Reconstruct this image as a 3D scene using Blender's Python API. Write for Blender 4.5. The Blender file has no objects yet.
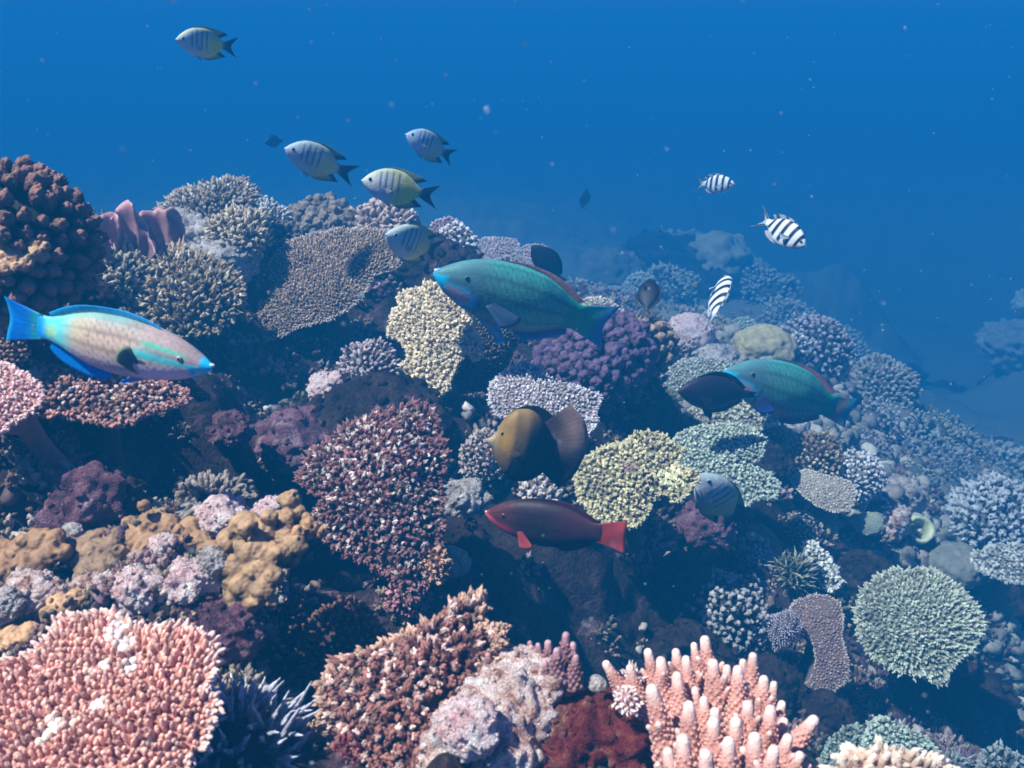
import bpy, bmesh, math, random
import numpy as np
from mathutils import Vector

random.seed(7)
RNG = np.random.default_rng(11)
SC = bpy.context.scene
COL = SC.collection

# ------------------------------------------------------------------ camera
F = 924.0                       # focal length in pixels of the 1024 px wide frame
PITCH = math.radians(20)
cam_d = bpy.data.cameras.new('camera')
cam_d.sensor_width = 36.0
cam_d.lens = 36.0 * F / 1024.0
cam_d.clip_start = 0.02
cam_d.clip_end = 400
cam = bpy.data.objects.new('camera', cam_d)
COL.objects.link(cam)
cam.rotation_euler = (math.radians(90) - PITCH, 0, 0)
SC.camera = cam

# ------------------------------------------------------------------ world, sun, exposure
SUN_ELEV = math.radians(58)
SUN_FROM = Vector((-0.90, -0.42, 0)).normalized()      # horizontal direction towards the sun: from the left
w = bpy.data.worlds.new('World')
SC.world = w
w.use_nodes = True
nt = w.node_tree
bg = nt.nodes['Background']
sky = nt.nodes.new('ShaderNodeTexSky')
sky.sky_type = 'NISHITA'
sky.sun_disc = False
sky.sun_elevation = SUN_ELEV
sky.sun_rotation = math.atan2(SUN_FROM.x, SUN_FROM.y)
tint = nt.nodes.new('ShaderNodeMix')
tint.data_type = 'RGBA'
tint.blend_type = 'MULTIPLY'
tint.inputs[0].default_value = 1.0
tint.inputs[7].default_value = (0.52, 0.38, 1.0, 1)    # daylight filtered by the water column above
nt.links.new(sky.outputs[0], tint.inputs[6])
nt.links.new(tint.outputs[2], bg.inputs[0])
bg.inputs[1].default_value = 0.052

sun_d = bpy.data.lights.new('sun', 'SUN')
sun_d.energy = 5.0
sun_d.angle = math.radians(0.8)
sun_d.color = (1.0, 0.92, 0.79)
sun = bpy.data.objects.new('sun', sun_d)
COL.objects.link(sun)
to_sun = Vector((SUN_FROM.x * math.cos(SUN_ELEV), SUN_FROM.y * math.cos(SUN_ELEV), math.sin(SUN_ELEV)))
sun.rotation_euler = to_sun.to_track_quat('Z', 'Y').to_euler()
sun.location = to_sun * 20

SC.view_settings.view_transform = 'Standard'
SC.view_settings.look = 'None'
SC.view_settings.exposure = 1.24
SC.view_settings.gamma = 1
SC.view_settings.use_curve_mapping = False
cy = SC.cycles
cy.use_denoising = True
cy.max_bounces = 4
cy.diffuse_bounces = 2
cy.glossy_bounces = 2
cy.transmission_bounces = 2
cy.volume_bounces = 1
cy.transparent_max_bounces = 4
cy.use_adaptive_sampling = True
cy.adaptive_threshold = 0.02
cy.filter_width = 1.7
cam_d.dof.use_dof = True
cam_d.dof.focus_distance = 2.0
cam_d.dof.aperture_fstop = 14

HAZE_DENSITY = 0.315
HAZE_ABSORB = (0.05, 0.16, 0.35)          # water takes the red out of the light first
HAZE_COLOR = (0.006, 0.122, 0.286)

# ------------------------------------------------------------------ maths helpers
FWD = np.array([0, math.cos(PITCH), -math.sin(PITCH)])
UPV = np.array([0, math.sin(PITCH), math.cos(PITCH)])
RGT = np.array([1.0, 0, 0])

def ray(px, py):
    return FWD + (px - 512) / F * RGT + (384 - py) / F * UPV

def D(d):
    """distances beyond the near shelf, spread out"""
    return d if d < 1.5 else 1.5 + (d - 1.5) * 1.5

def P(px, py, d):
    return D(d) * ray(px, py)

def nrm(v):
    v = np.asarray(v, float)
    return v / (np.linalg.norm(v, axis=-1, keepdims=True) + 1e-12)

def S(r, g, b):
    c = np.array([r, g, b]) / 255.0
    return np.where(c < 0.04045, c / 12.92, ((c + 0.055) / 1.055) ** 2.4)

def ss(a, b, x):
    t = np.clip((x - a) / (b - a), 0, 1)
    return t * t * (3 - 2 * t)

def mix(a, b, t):
    t = np.asarray(t)[..., None]
    return np.asarray(a) * (1 - t) + np.asarray(b) * t

def _hash(ix, iy, iz, k=0):
    h = (ix.astype(np.uint32) * np.uint32(374761393) + iy.astype(np.uint32) * np.uint32(668265263)
         + iz.astype(np.uint32) * np.uint32(2147483647) + np.uint32(k * 974711 + 1013))
    h = (h ^ (h >> np.uint32(13))) * np.uint32(1274126177)
    h = (h ^ (h >> np.uint32(16))) * np.uint32(2246822519)
    h = h ^ (h >> np.uint32(15))
    return h.astype(np.float64) / 4294967295.0

def vnoise(p):
    i = np.floor(p).astype(np.int64)
    f = p - i
    f = f * f * f * (f * (f * 6 - 15) + 10)
    out = 0
    for dx in (0, 1):
        for dy in (0, 1):
            for dz in (0, 1):
                wgt = (f[:, 0] if dx else 1 - f[:, 0]) * (f[:, 1] if dy else 1 - f[:, 1]) * (f[:, 2] if dz else 1 - f[:, 2])
                out = out + wgt * _hash(i[:, 0] + dx, i[:, 1] + dy, i[:, 2] + dz)
    return out * 2 - 1

def fbm(p, oct=4, gain=0.5):
    a, s, o = 1.0, 0, 0
    for k in range(oct):
        o = o + a * vnoise(p * (2.03 ** k) + 17.3 * k)
        s += a
        a *= gain
    return o / s

def worley(p):
    i = np.floor(p).astype(np.int64)
    best = np.full(len(p), 9.0)
    for dx in (-1, 0, 1):
        for dy in (-1, 0, 1):
            for dz in (-1, 0, 1):
                c = i + np.array([dx, dy, dz])
                q = c + np.stack([_hash(c[:, 0], c[:, 1], c[:, 2], k) for k in (1, 2, 3)], 1)
                best = np.minimum(best, ((p - q) ** 2).sum(1))
    return np.sqrt(best)

def basis(n):
    n = nrm(n)
    a = np.array([1.0, 0, 0]) if abs(n[0]) < 0.8 else np.array([0, 1.0, 0])
    x = nrm(a - n * (a @ n))
    y = np.cross(n, x)
    return x, y, n

# ------------------------------------------------------------------ materials
def new_mat(name):
    m = bpy.data.materials.new(name)
    m.use_nodes = True
    return m, m.node_tree.nodes, m.node_tree.links, m.node_tree.nodes['Principled BSDF']

def skin_material(name, rough, spec, var_scale, var, bump_kind, bump_scale, bump_strength, bump_dist, sheen=0.0):
    """pigment from the mesh's own colour attribute, broken up by procedural noise, with a procedural bump"""
    m, N, L, b = new_mat(name)
    at = N.new('ShaderNodeAttribute'); at.attribute_name = 'Col'
    tc = N.new('ShaderNodeTexCoord')
    no = N.new('ShaderNodeTexNoise'); no.inputs['Scale'].default_value = var_scale
    no.inputs['Detail'].default_value = 5
    no.inputs['Roughness'].default_value = 0.65
    L.new(tc.outputs['Object'], no.inputs['Vector'])
    mr = N.new('ShaderNodeMapRange')
    mr.inputs[1].default_value = 0.3; mr.inputs[2].default_value = 0.7
    mr.inputs[3].default_value = 1 - var; mr.inputs[4].default_value = 1 + var
    L.new(no.outputs[0], mr.inputs[0])
    mx = N.new('ShaderNodeVectorMath'); mx.operation = 'MULTIPLY'
    L.new(at.outputs['Color'], mx.inputs[0]); L.new(mr.outputs[0], mx.inputs[1])
    L.new(mx.outputs[0], b.inputs['Base Color'])
    b.inputs['Roughness'].default_value = rough
    b.inputs['Specular IOR Level'].default_value = spec
    if bump_kind == 'VORONOI':
        t = N.new('ShaderNodeTexVoronoi'); t.inputs['Scale'].default_value = bump_scale
    else:
        t = N.new('ShaderNodeTexNoise'); t.inputs['Scale'].default_value = bump_scale
        t.inputs['Detail'].default_value = 6
    L.new(tc.outputs['Object'], t.inputs['Vector'])
    bp = N.new('ShaderNodeBump'); bp.inputs['Strength'].default_value = bump_strength
    bp.inputs['Distance'].default_value = bump_dist
    L.new(t.outputs[0], bp.inputs['Height'])
    L.new(bp.outputs[0], b.inputs['Normal'])
    return m

MAT_CORAL = skin_material('coral_skin', 0.75, 0.25, 60, 0.30, 'VORONOI', 420, 0.55, 0.0012)
MAT_SMOOTH = skin_material('smooth_coral_skin', 0.65, 0.3, 45, 0.25, 'NOISE', 160, 0.35, 0.002)
MAT_FISH = skin_material('fish_skin', 0.55, 0.28, 40, 0.14, 'VORONOI', 170, 0.25, 0.0010)
MAT_FIN = skin_material('fin_membrane', 0.45, 0.35, 80, 0.15, 'NOISE', 300, 0.3, 0.0006)
_n, _l = MAT_FIN.node_tree.nodes, MAT_FIN.node_tree.links
_tr = _n.new('ShaderNodeBsdfTranslucent'); _mx = _n.new('ShaderNodeMixShader'); _mx.inputs[0].default_value = .4
_b = _n['Principled BSDF']
_l.new(_b.inputs['Base Color'].links[0].from_socket, _tr.inputs['Color'])
_l.new(_b.outputs[0], _mx.inputs[1]); _l.new(_tr.outputs[0], _mx.inputs[2]); _l.new(_mx.outputs[0], _n['Material Output'].inputs['Surface'])
MAT_EYE = skin_material('fish_eye', 0.15, 0.5, 10, 0.0, 'NOISE', 10, 0.0, 0.0001)
MAT_SPECK = skin_material('drifting_speck', 0.9, 0.1, 10, 0.0, 'NOISE', 10, 0.0, 0.0001)
MAT_SPECK.node_tree.nodes['Principled BSDF'].inputs['Alpha'].default_value = 0.32

def rock_material(name, cols, scale, stops=None, sand=None):
    """encrusted limestone: turf, coralline crust and pale patches, each with a shape of its own"""
    m, N, L, b = new_mat(name)
    tc = N.new('ShaderNodeTexCoord')
    n1 = N.new('ShaderNodeTexNoise'); n1.inputs['Scale'].default_value = scale; n1.inputs['Detail'].default_value = 8
    n1.inputs['Roughness'].default_value = 0.7; n1.inputs['Distortion'].default_value = 0.6
    L.new(tc.outputs['Object'], n1.inputs['Vector'])
    cr = N.new('ShaderNodeValToRGB')
    e = cr.color_ramp.elements
    stops = stops or [0.30, 0.42, 0.52, 0.60, 0.70]
    e[0].position = stops[0]; e[0].color = (*cols[0], 1)
    e[1].position = stops[-1]; e[1].color = (*cols[4], 1)
    for k in (1, 2, 3):
        x = e.new(stops[k]); x.color = (*cols[k], 1)
    L.new(n1.outputs[0], cr.inputs[0])
    n2 = N.new('ShaderNodeTexNoise'); n2.inputs['Scale'].default_value = scale * 9; n2.inputs['Detail'].default_value = 6
    n2.inputs['Roughness'].default_value = 0.75
    L.new(tc.outputs['Object'], n2.inputs['Vector'])
    mr = N.new('ShaderNodeMapRange')
    mr.inputs[1].default_value = 0.36; mr.inputs[2].default_value = 0.66
    mr.inputs[3].default_value = 0.45; mr.inputs[4].default_value = 1.5
    L.new(n2.outputs[0], mr.inputs[0])
    mx = N.new('ShaderNodeVectorMath'); mx.operation = 'MULTIPLY'
    L.new(cr.outputs[0], mx.inputs[0]); L.new(mr.outputs[0], mx.inputs[1])
    L.new(mx.outputs[0], b.inputs['Base Color'])
    b.inputs['Roughness'].default_value = 0.85
    b.inputs['Specular IOR Level'].default_value = 0.2
    if sand is not None:
        sx = N.new('ShaderNodeSeparateXYZ'); L.new(tc.outputs['Object'], sx.inputs[0])
        m1 = N.new('ShaderNodeMapRange'); m1.inputs[1].default_value = 3.0; m1.inputs[2].default_value = 5.6; m1.inputs[3].default_value = -.25; m1.inputs[4].default_value = .25
        ax = N.new('ShaderNodeMath'); ax.operation = 'MULTIPLY_ADD'; ax.inputs[1].default_value = 1.2
        L.new(sx.outputs['X'], ax.inputs[0]); L.new(sx.outputs['Y'], ax.inputs[2]); L.new(ax.outputs[0], m1.inputs[0])
        n3 = N.new('ShaderNodeTexNoise'); n3.inputs['Scale'].default_value = 1.7; n3.inputs['Detail'].default_value = 7; n3.inputs['Roughness'].default_value = .65
        L.new(tc.outputs['Object'], n3.inputs['Vector'])
        a3 = N.new('ShaderNodeMath'); a3.operation = 'ADD'; L.new(m1.outputs[0], a3.inputs[0]); L.new(n3.outputs[0], a3.inputs[1])
        m3 = N.new('ShaderNodeMapRange'); m3.inputs[1].default_value = .5; m3.inputs[2].default_value = .66; L.new(a3.outputs[0], m3.inputs[0])
        x3 = N.new('ShaderNodeMix'); x3.data_type = 'RGBA'; L.new(m3.outputs[0], x3.inputs[0]); L.new(mx.outputs[0], x3.inputs[6]); x3.inputs[7].default_value = (*sand, 1)
        L.new(x3.outputs[2], b.inputs['Base Color'])
    vo = N.new('ShaderNodeTexVoronoi'); vo.inputs['Scale'].default_value = scale * 14
    L.new(tc.outputs['Object'], vo.inputs['Vector'])
    ad = N.new('ShaderNodeMath'); ad.operation = 'MULTIPLY_ADD'; ad.inputs[1].default_value = 0.5
    L.new(vo.outputs[0], ad.inputs[0]); L.new(n2.outputs[0], ad.inputs[2])
    bp = N.new('ShaderNodeBump'); bp.inputs['Strength'].default_value = 0.8; bp.inputs['Distance'].default_value = 0.008
    L.new(ad.outputs[0], bp.inputs['Height'])
    L.new(bp.outputs[0], b.inputs['Normal'])
    return m

MAT_GROUND = rock_material('reef_rock', [S(20, 14, 18), S(32, 23, 27), S(52, 41, 40), S(76, 54, 63), S(140, 118, 122)], 9, None, S(132, 130, 114))
MAT_PINK = rock_material('pink_coralline_rock', [S(96, 56, 50), S(190, 140, 138), S(232, 196, 194), S(240, 214, 212), S(250, 242, 238)], 40, [.27, .36, .43, .52, .62])
MAT_MAUVE = rock_material('mauve_coralline_rock', [S(40, 26, 34), S(72, 48, 60), S(122, 82, 96), S(140, 108, 120), S(190, 168, 176)], 24)
MAT_DIRTY = rock_material('turf_covered_rock', [S(70, 36, 34), S(146, 98, 82), S(222, 186, 174), S(242, 220, 214), S(250, 246, 242)], 46, [.28, .38, .46, .54, .64])
MAT_PALE = rock_material('pale_limestone', [S(120, 112, 110), S(160, 150, 148), S(190, 182, 176), S(205, 196, 196), S(228, 222, 220)], 24)
MAT_RED = rock_material('red_shade_rock', [S(46, 14, 18), S(90, 26, 32), S(124, 50, 48), S(128, 84, 66), S(214, 180, 168)], 36)  # dark reds carry the shade on the rock's side away from the sun

# ------------------------------------------------------------------ mesh helpers
class M:
    def __init__(s):
        s.V, s.Q, s.T, s.C, s.n = [], [], [], [], 0
    def add(s, V, Q=None, T=None, C=(0.5, 0.5, 0.5)):
        V = np.asarray(V, float).reshape(-1, 3)
        if Q is not None and len(Q): s.Q.append(np.asarray(Q).reshape(-1, 4) + s.n)
        if T is not None and len(T): s.T.append(np.asarray(T).reshape(-1, 3) + s.n)
        C = np.asarray(C, float)
        if C.ndim == 1: C = np.tile(C, (len(V), 1))
        s.V.append(V); s.C.append(C); s.n += len(V)
    def build(s, name, mat, parent=None, loc=None, smooth=True):
        V = np.concatenate(s.V); C = np.concatenate(s.C)
        if mat in (MAT_CORAL, MAT_SMOOTH):
            C = C * .80 + (C @ np.array([.3, .5, .2]))[:, None] * .20
        if parent is not None:
            loc = np.array(parent['_loc']); off = loc
        else:
            off = np.zeros(3) if loc is None else np.asarray(loc)
        q = np.concatenate(s.Q) if s.Q else np.zeros((0, 4), int)
        t = np.concatenate(s.T) if s.T else np.zeros((0, 3), int)
        me = bpy.data.meshes.new(name)
        me.vertices.add(len(V)); me.vertices.foreach_set('co', (V - off).ravel().astype(np.float32))
        nl = q.size + t.size
        me.loops.add(nl); me.loops.foreach_set('vertex_index', np.concatenate([q.ravel(), t.ravel()]).astype(np.int32))
        me.polygons.add(len(q) + len(t))
        st = np.concatenate([np.arange(len(q)) * 4, q.size + np.arange(len(t)) * 3]).astype(np.int32)
        me.polygons.foreach_set('loop_start', st)
        me.polygons.foreach_set('use_smooth', np.full(len(st), smooth))
        me.update(calc_edges=True); me.validate()
        ca = me.color_attributes.new('Col', 'FLOAT_COLOR', 'POINT')
        rgba = np.ones((len(V), 4), np.float32); rgba[:, :3] = np.clip(C, 0, 1)
        ca.data.foreach_set('color', rgba.ravel())
        me.materials.append(mat)
        o = bpy.data.objects.new(name, me)
        COL.objects.link(o)
        if parent is not None: o.parent = parent
        else: o.location = off
        return o

def tag(o, label, cat, group=None):
    o['label'] = label; o['category'] = cat
    if group: o['group'] = group
    return o

def thing(name, label, cat, loc, group=None):
    o = bpy.data.objects.new(name, None)
    o.empty_display_size = 0.03
    COL.objects.link(o)
    o.location = loc
    o['_loc'] = [float(x) for x in loc]
    return tag(o, label, cat, group)

def tube_tpl(nseg, prof):
    V, Tv = [], []
    for (t, r) in prof:
        for k in range(nseg):
            a = 2 * math.pi * k / nseg
            V.append((r * math.cos(a), r * math.sin(a), t)); Tv.append(t)
    Q = []
    for i in range(len(prof) - 1):
        for k in range(nseg):
            k2 = (k + 1) % nseg
            Q.append((i * nseg + k, i * nseg + k2, (i + 1) * nseg + k2, (i + 1) * nseg + k))
    V.append((0, 0, prof[-1][0] + prof[-1][1] * 0.25)); Tv.append(1.0)
    top = len(V) - 1
    T = [((len(prof) - 1) * nseg + k, (len(prof) - 1) * nseg + (k + 1) % nseg, top) for k in range(nseg)]
    return np.array(V), np.array(Q), np.array(T), np.array(Tv)

_ICO = {}
def ico(sub):
    if sub not in _ICO:
        b = bmesh.new(); bmesh.ops.create_icosphere(b, subdivisions=sub, radius=1)
        V = np.array([v.co[:] for v in b.verts]); T = np.array([[v.index for v in f.verts] for f in b.faces]); b.free()
        _ICO[sub] = (V, T)
    return _ICO[sub]

def join_tpl(parts):
    V, Q, T, Tv, n = [], [], [], [], 0
    for (v, q, t, tv) in parts:
        V.append(v); Tv.append(tv)
        if len(q): Q.append(q + n)
        if len(t): T.append(t + n)
        n += len(v)
    return np.concatenate(V), (np.concatenate(Q) if Q else np.zeros((0, 4), int)), (np.concatenate(T) if T else np.zeros((0, 3), int)), np.concatenate(Tv)

def budded(nseg, prof, nb, bs, zlo, zhi, aspect, seed, sub=1):
    """a branch with small side buds; aspect = length / radius, so that the buds stay round"""
    r = np.random.default_rng(seed)
    parts = [tube_tpl(nseg, prof)]
    iv, it = ico(sub)
    for k in range(nb):
        z = zlo + (zhi - zlo) * (k + 0.5) / nb
        a = k * 2.4 + r.uniform(-.4, .4)
        rr = np.interp(z, [p[0] for p in prof], [p[1] for p in prof])
        s = bs * r.uniform(.7, 1.25)
        v = iv * np.array([s, s, s * 1.25 / aspect]) + np.array([rr * math.cos(a), rr * math.sin(a), z])
        parts.append((v, np.zeros((0, 4), int), it, np.full(len(v), min(1, z + .12))))
    return join_tpl(parts)

NUB = [(0, 1.0), (.35, .95), (.65, .82), (.86, .6), (.97, .32)]
CLUB = [(0, .75), (.3, .72), (.55, .85), (.75, 1.0), (.9, .8), (.99, .4)]
SPIKE = [(0, 1.0), (.3, .82), (.6, .6), (.85, .38), (.98, .2)]
TPL = {
    'nub': [budded(6, NUB, n, .5, .35, .9, 3.0, k) for k, n in enumerate((0, 2, 3))],
    'peg': [tube_tpl(8, [(0, .92), (.3, .98), (.55, .95), (.75, .84), (.88, .66), (.96, .42), (1.0, .18)])],
    'fine': [tube_tpl(5, [(0, 1), (.6, .85), (.95, .45)])],
    'club': [budded(7, CLUB, n, .5, .45, .95, 3.0, 9 + k) for k, n in enumerate((1, 3, 4))],
    'spike': [budded(6, SPIKE, n, .5, .2, .8, 5.0, 19 + k) for k, n in enumerate((3, 5, 6))],
    'bud': [budded(7, CLUB, n, .55, .45, .98, 2.2, 29 + k) for k, n in enumerate((4, 5, 6))],
}

def frames(dirs):
    z = nrm(dirs)
    r = RNG.normal(size=z.shape)
    x = nrm(r - z * (r * z).sum(1, keepdims=True))
    return x, np.cross(z, x), z

def instances(kind, pos, dirs, length, rad, base, tip, gamma=1.5, var=0.18, bend=0.0):
    """returns a list of (V, Q, T, C), one for each branch"""
    N = len(pos)
    x, y, z = frames(dirs)
    length = np.broadcast_to(length, N); rad = np.broadcast_to(rad, N)
    which = RNG.integers(0, len(TPL[kind]), N)
    shade = 1 + RNG.uniform(-var, var, N)
    bv = RNG.normal(size=(N, 3)) * bend
    base = np.asarray(base); tip = np.asarray(tip)
    out = []
    for i in range(N):
        v, q, t, tv = TPL[kind][which[i]]
        W = pos[i] + np.outer(v[:, 0] * rad[i], x[i]) + np.outer(v[:, 1] * rad[i], y[i]) + np.outer(v[:, 2] * length[i], z[i])
        if bend: W = W + np.outer(v[:, 2] ** 2 * length[i], bv[i])
        bi = base[i] if base.ndim == 2 else base
        ti = tip[i] if tip.ndim == 2 else tip
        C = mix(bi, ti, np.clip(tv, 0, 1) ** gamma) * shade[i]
        out.append((W, q, t, C))
    return out

def emit(parts, root, name, mat, split):
    """the nearest `split` branches become parts of their own, the rest one part"""
    if split:
        d = np.array([np.linalg.norm(p[0].mean(0)) for p in parts])
        order = np.argsort(d)
        for k in order[:split]:
            m = M(); m.add(*parts[k]); m.build(name, mat, root)
        parts = [parts[k] for k in order[split:]]
    if parts:
        m = M()
        for p in parts: m.add(*p)
        o = m.build('branch_cover' if split else 'branch_cover', mat, root)
        o['kind'] = 'stuff'

def inside(poly, pts):
    x, y = pts[:, 0], pts[:, 1]
    r = np.zeros(len(pts), bool)
    j = len(poly) - 1
    for i in range(len(poly)):
        xi, yi = poly[i]; xj, yj = poly[j]
        c = ((yi > y) != (yj > y)) & (x < (xj - xi) * (y - yi) / (yj - yi + 1e-12) + xi)
        r ^= c
        j = i
    return r

def smooth_poly(poly, per=6):
    n = len(poly); out = []
    for i in range(n):
        p0, p1, p2, p3 = poly[i - 1], poly[i], poly[(i + 1) % n], poly[(i + 2) % n]
        for k in range(per):
            t = k / per
            out.append(0.5 * (2 * p1 + (p2 - p0) * t + (2 * p0 - 5 * p1 + 4 * p2 - p3) * t ** 2 + (3 * p1 - p0 - 3 * p2 + p3) * t ** 3))
    return np.array(out)

# ------------------------------------------------------------------ ground
GCTRL = []          # x, y, z the ground passes through

def G(px, py, d, dz=0.0):
    p = P(px, py, d)
    GCTRL.append((p[0], p[1], p[2] + dz))

def GW(x, y, z):
    GCTRL.append((x, y, z))

# foreground shelf and its ridge
for a in [(0, 768, .80), (110, 768, .80), (240, 790, .86), (400, 790, .86), (520, 790, .82), (640, 790, .86),
          (0, 640, .98), (100, 600, 1.02), (200, 580, 1.06), (20, 560, 1.10), (130, 545, 1.14), (240, 560, 1.10), (290, 540, 1.14),
          (90, 510, 1.2), (215, 520, 1.2), (440, 730, .92), (500, 700, .9), (600, 740, .92), (720, 790, .95)]:
    G(*a, -.02)
# dark gully behind the ridge
for a in [(-.62, 1.34, -1.02), (-.40, 1.42, -1.06), (-.20, 1.58, -1.1), (-.05, 1.62, -1.12), (-.42, 1.62, -1.02),
          (-.16, 1.08, -1.02), (.0, 1.08, -1.15), (.12, 1.2, -1.44), (.0, 1.35, -1.22), (.25, 1.15, -1.46), (.2, 1.42, -1.39),
          (.42, 1.2, -1.52), (-.3, 1.0, -.92), (.33, 1.45, -1.32), (-.22, .93, -.86), (.1, .98, -1.1)]:
    GW(*a)
GW(-.26, 1.34, -.86); GW(-.2, 1.3, -.86)
# left wall
for a in [(0, 300, 1.45), (40, 300, 1.5), (-80, 220, 1.4), (0, 440, 1.42), (80, 330, 1.7), (110, 300, 1.85), (-200, 400, 1.2), (-260, 250, 1.3)]:
    G(*a, -.02)
# back shelf
for a in [(150, 260, 2.05), (210, 260, 2.15), (250, 280, 2.15), (130, 320, 2.0), (200, 330, 2.02), (300, 260, 2.5), (380, 250, 2.6),
          (430, 260, 2.7), (500, 255, 3.0), (330, 400, 1.85), (270, 440, 1.85), (380, 390, 1.9), (450, 400, 2.1), (470, 330, 2.3), (550, 330, 2.5),
          (600, 400, 2.15), (560, 300, 2.8), (640, 400, 2.2), (680, 350, 2.8), (620, 320, 3.0), (480, 480, 1.8), (470, 520, 1.75)]:
    G(*a, -.03)
# slope on the right
for a in [(700, 390, 2.6), (720, 350, 3.0), (760, 370, 3.0), (820, 370, 3.3), (700, 440, 2.35), (780, 440, 2.5), (840, 470, 2.6), (900, 450, 3.2),
          (880, 400, 3.7), (960, 450, 3.6), (900, 520, 2.6), (840, 540, 2.35), (760, 540, 2.1), (720, 600, 2.0), (800, 610, 2.0), (860, 580, 2.25),
          (950, 570, 2.6), (1000, 520, 2.9), (1060, 540, 2.8), (780, 680, 1.9), (860, 720, 1.85), (940, 700, 2.3), (1000, 700, 2.3), (1040, 780, 2.1), (1100, 640, 2.6),
          (860, 790, 1.55), (960, 790, 1.7), (1000, 620, 2.6), (690, 520, 2.0)]:
    G(*a, -.02)
# far reef and sea floor
for a in [(560, 290, 4.8), (620, 290, 6.5), (680, 285, 6.8), (740, 290, 6.7), (700, 310, 5.4), (800, 335, 6.0), (860, 372, 5.2), (930, 425, 5.4), (960, 410, 6.4), (1015, 382, 6.8), (1060, 372, 6.8), (1000, 470, 4.4), (1080, 440, 5.0), (940, 380, 8.5), (860, 345, 8.5), (780, 310, 8.5)]:
    G(*a, -.05)
for a in [(-3, 3, -.5), (-1.6, 2.2, -.35), (-2, .8, -.5), (-1.4, 1.2, -.32), (-.9, .4, -.6), (0, .3, -.66), (.5, .35, -.75), (1.2, .7, -1.5), (2.2, 1, -1.9),
          (-1.5, 4, -.8), (0, 6.5, -1.5), (-3, 8, -1.8), (0, 11, -2.0), (4, 11, -2.2), (6.5, 6, -2.4), (4, 2.5, -2.1), (6, 9, -2.1), (-7, 12, -2.1), (1, 14, -2.2), (9, 14, -2.2), (-6, 3, -1.2)]:
    GW(*a)

_rbf = {}
def solve_ground():
    A = np.array(GCTRL)
    n = len(A)
    D = np.linalg.norm(A[:, None, :2] - A[None, :, :2], axis=2)
    K = D.copy() * -1
    K[np.diag_indices(n)] -= -0.035           # smoothing
    Pm = np.c_[np.ones(n), A[:, :2]]
    big = np.block([[K, Pm], [Pm.T, np.zeros((3, 3))]])
    sol = np.linalg.lstsq(big, np.r_[A[:, 2], 0, 0, 0], rcond=None)[0]
    _rbf['A'] = A; _rbf['w'] = sol

def ground_z(xy, detail=True):
    xy = np.asarray(xy, float)
    A, s = _rbf['A'], _rbf['w']
    z = np.zeros(len(xy))
    for k in range(0, len(xy), 20000):
        c = xy[k:k + 20000]
        D = np.linalg.norm(c[:, None] - A[None, :, :2], axis=2)
        z[k:k + 20000] = -D @ s[:len(A)] + s[len(A)] + c @ s[len(A) + 1:]
    r = np.hypot(xy[:, 0], xy[:, 1])
    t = ss(12, 26, r)
    z = z * (1 - t) + -2.1 * t
    z = np.clip(z, -3.4, 0.1)
    if detail:
        p = np.c_[xy, z * 1.0]
        amp = ss(0.2, 1.2, r)
        z = z + 0.045 * fbm(p * 3.1, 4) + 0.035 * fbm(p * 9 + 5, 3) + amp * 0.03 * (0.55 - worley(p * 11)) + 0.014 * (0.5 - worley(p * 30 + 3)) 
        z = z + ss(2.5, 6, r) * (0.16 * fbm(p * 1.3 + 9, 4) + .10 * (0.5 - worley(p * 2.2)))
    return z

def build_ground():
    az = np.radians(np.linspace(-78, 78, 680))
    az = az * (0.72 + 0.28 * (np.abs(az) / az.max()))
    r = np.concatenate([np.geomspace(.22, .55, 30, endpoint=False), np.geomspace(.55, 6.5, 400, endpoint=False), np.geomspace(6.5, 75, 120)])
    A, R = np.meshgrid(az, r, indexing='ij')
    xy = np.c_[(R * np.sin(A)).ravel(), (R * np.cos(A)).ravel()]
    z = ground_z(xy)
    V = np.c_[xy, z]
    # break the height field up sideways so that ledges overhang a little
    k = ss(.5, 1.2, R.ravel())[:, None] * 0.05
    V = V + k * np.c_[fbm(V * 6 + 31, 3), fbm(V * 6 + 57, 3), np.zeros(len(V))]
    na, nr = len(az), len(r)
    i = (np.arange(na - 1)[:, None] * nr + np.arange(nr - 1)[None]).ravel()
    m = M(); m.add(V, np.c_[i, i + nr, i + nr + 1, i + 1])
    o = m.build('seabed', MAT_GROUND)
    o['kind'] = 'structure'

# ------------------------------------------------------------------ coral builders
def add_rock_core(c, rad, n, h, col, seed, m=None, sub=4, rough=.22):
    """a lumpy core, ellipsoid with axis n"""
    v, t = ico(sub)
    x, y, z = basis(n)
    p = v * (1 + rough * fbm(v * 1.6 + seed * 3.1, 4)[:, None])
    W = c + np.outer(p[:, 0] * rad, x) + np.outer(p[:, 1] * rad, y) + np.outer(p[:, 2] * h, z)
    m = m or M()
    m.add(W, None, t, col)
    return m

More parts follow.
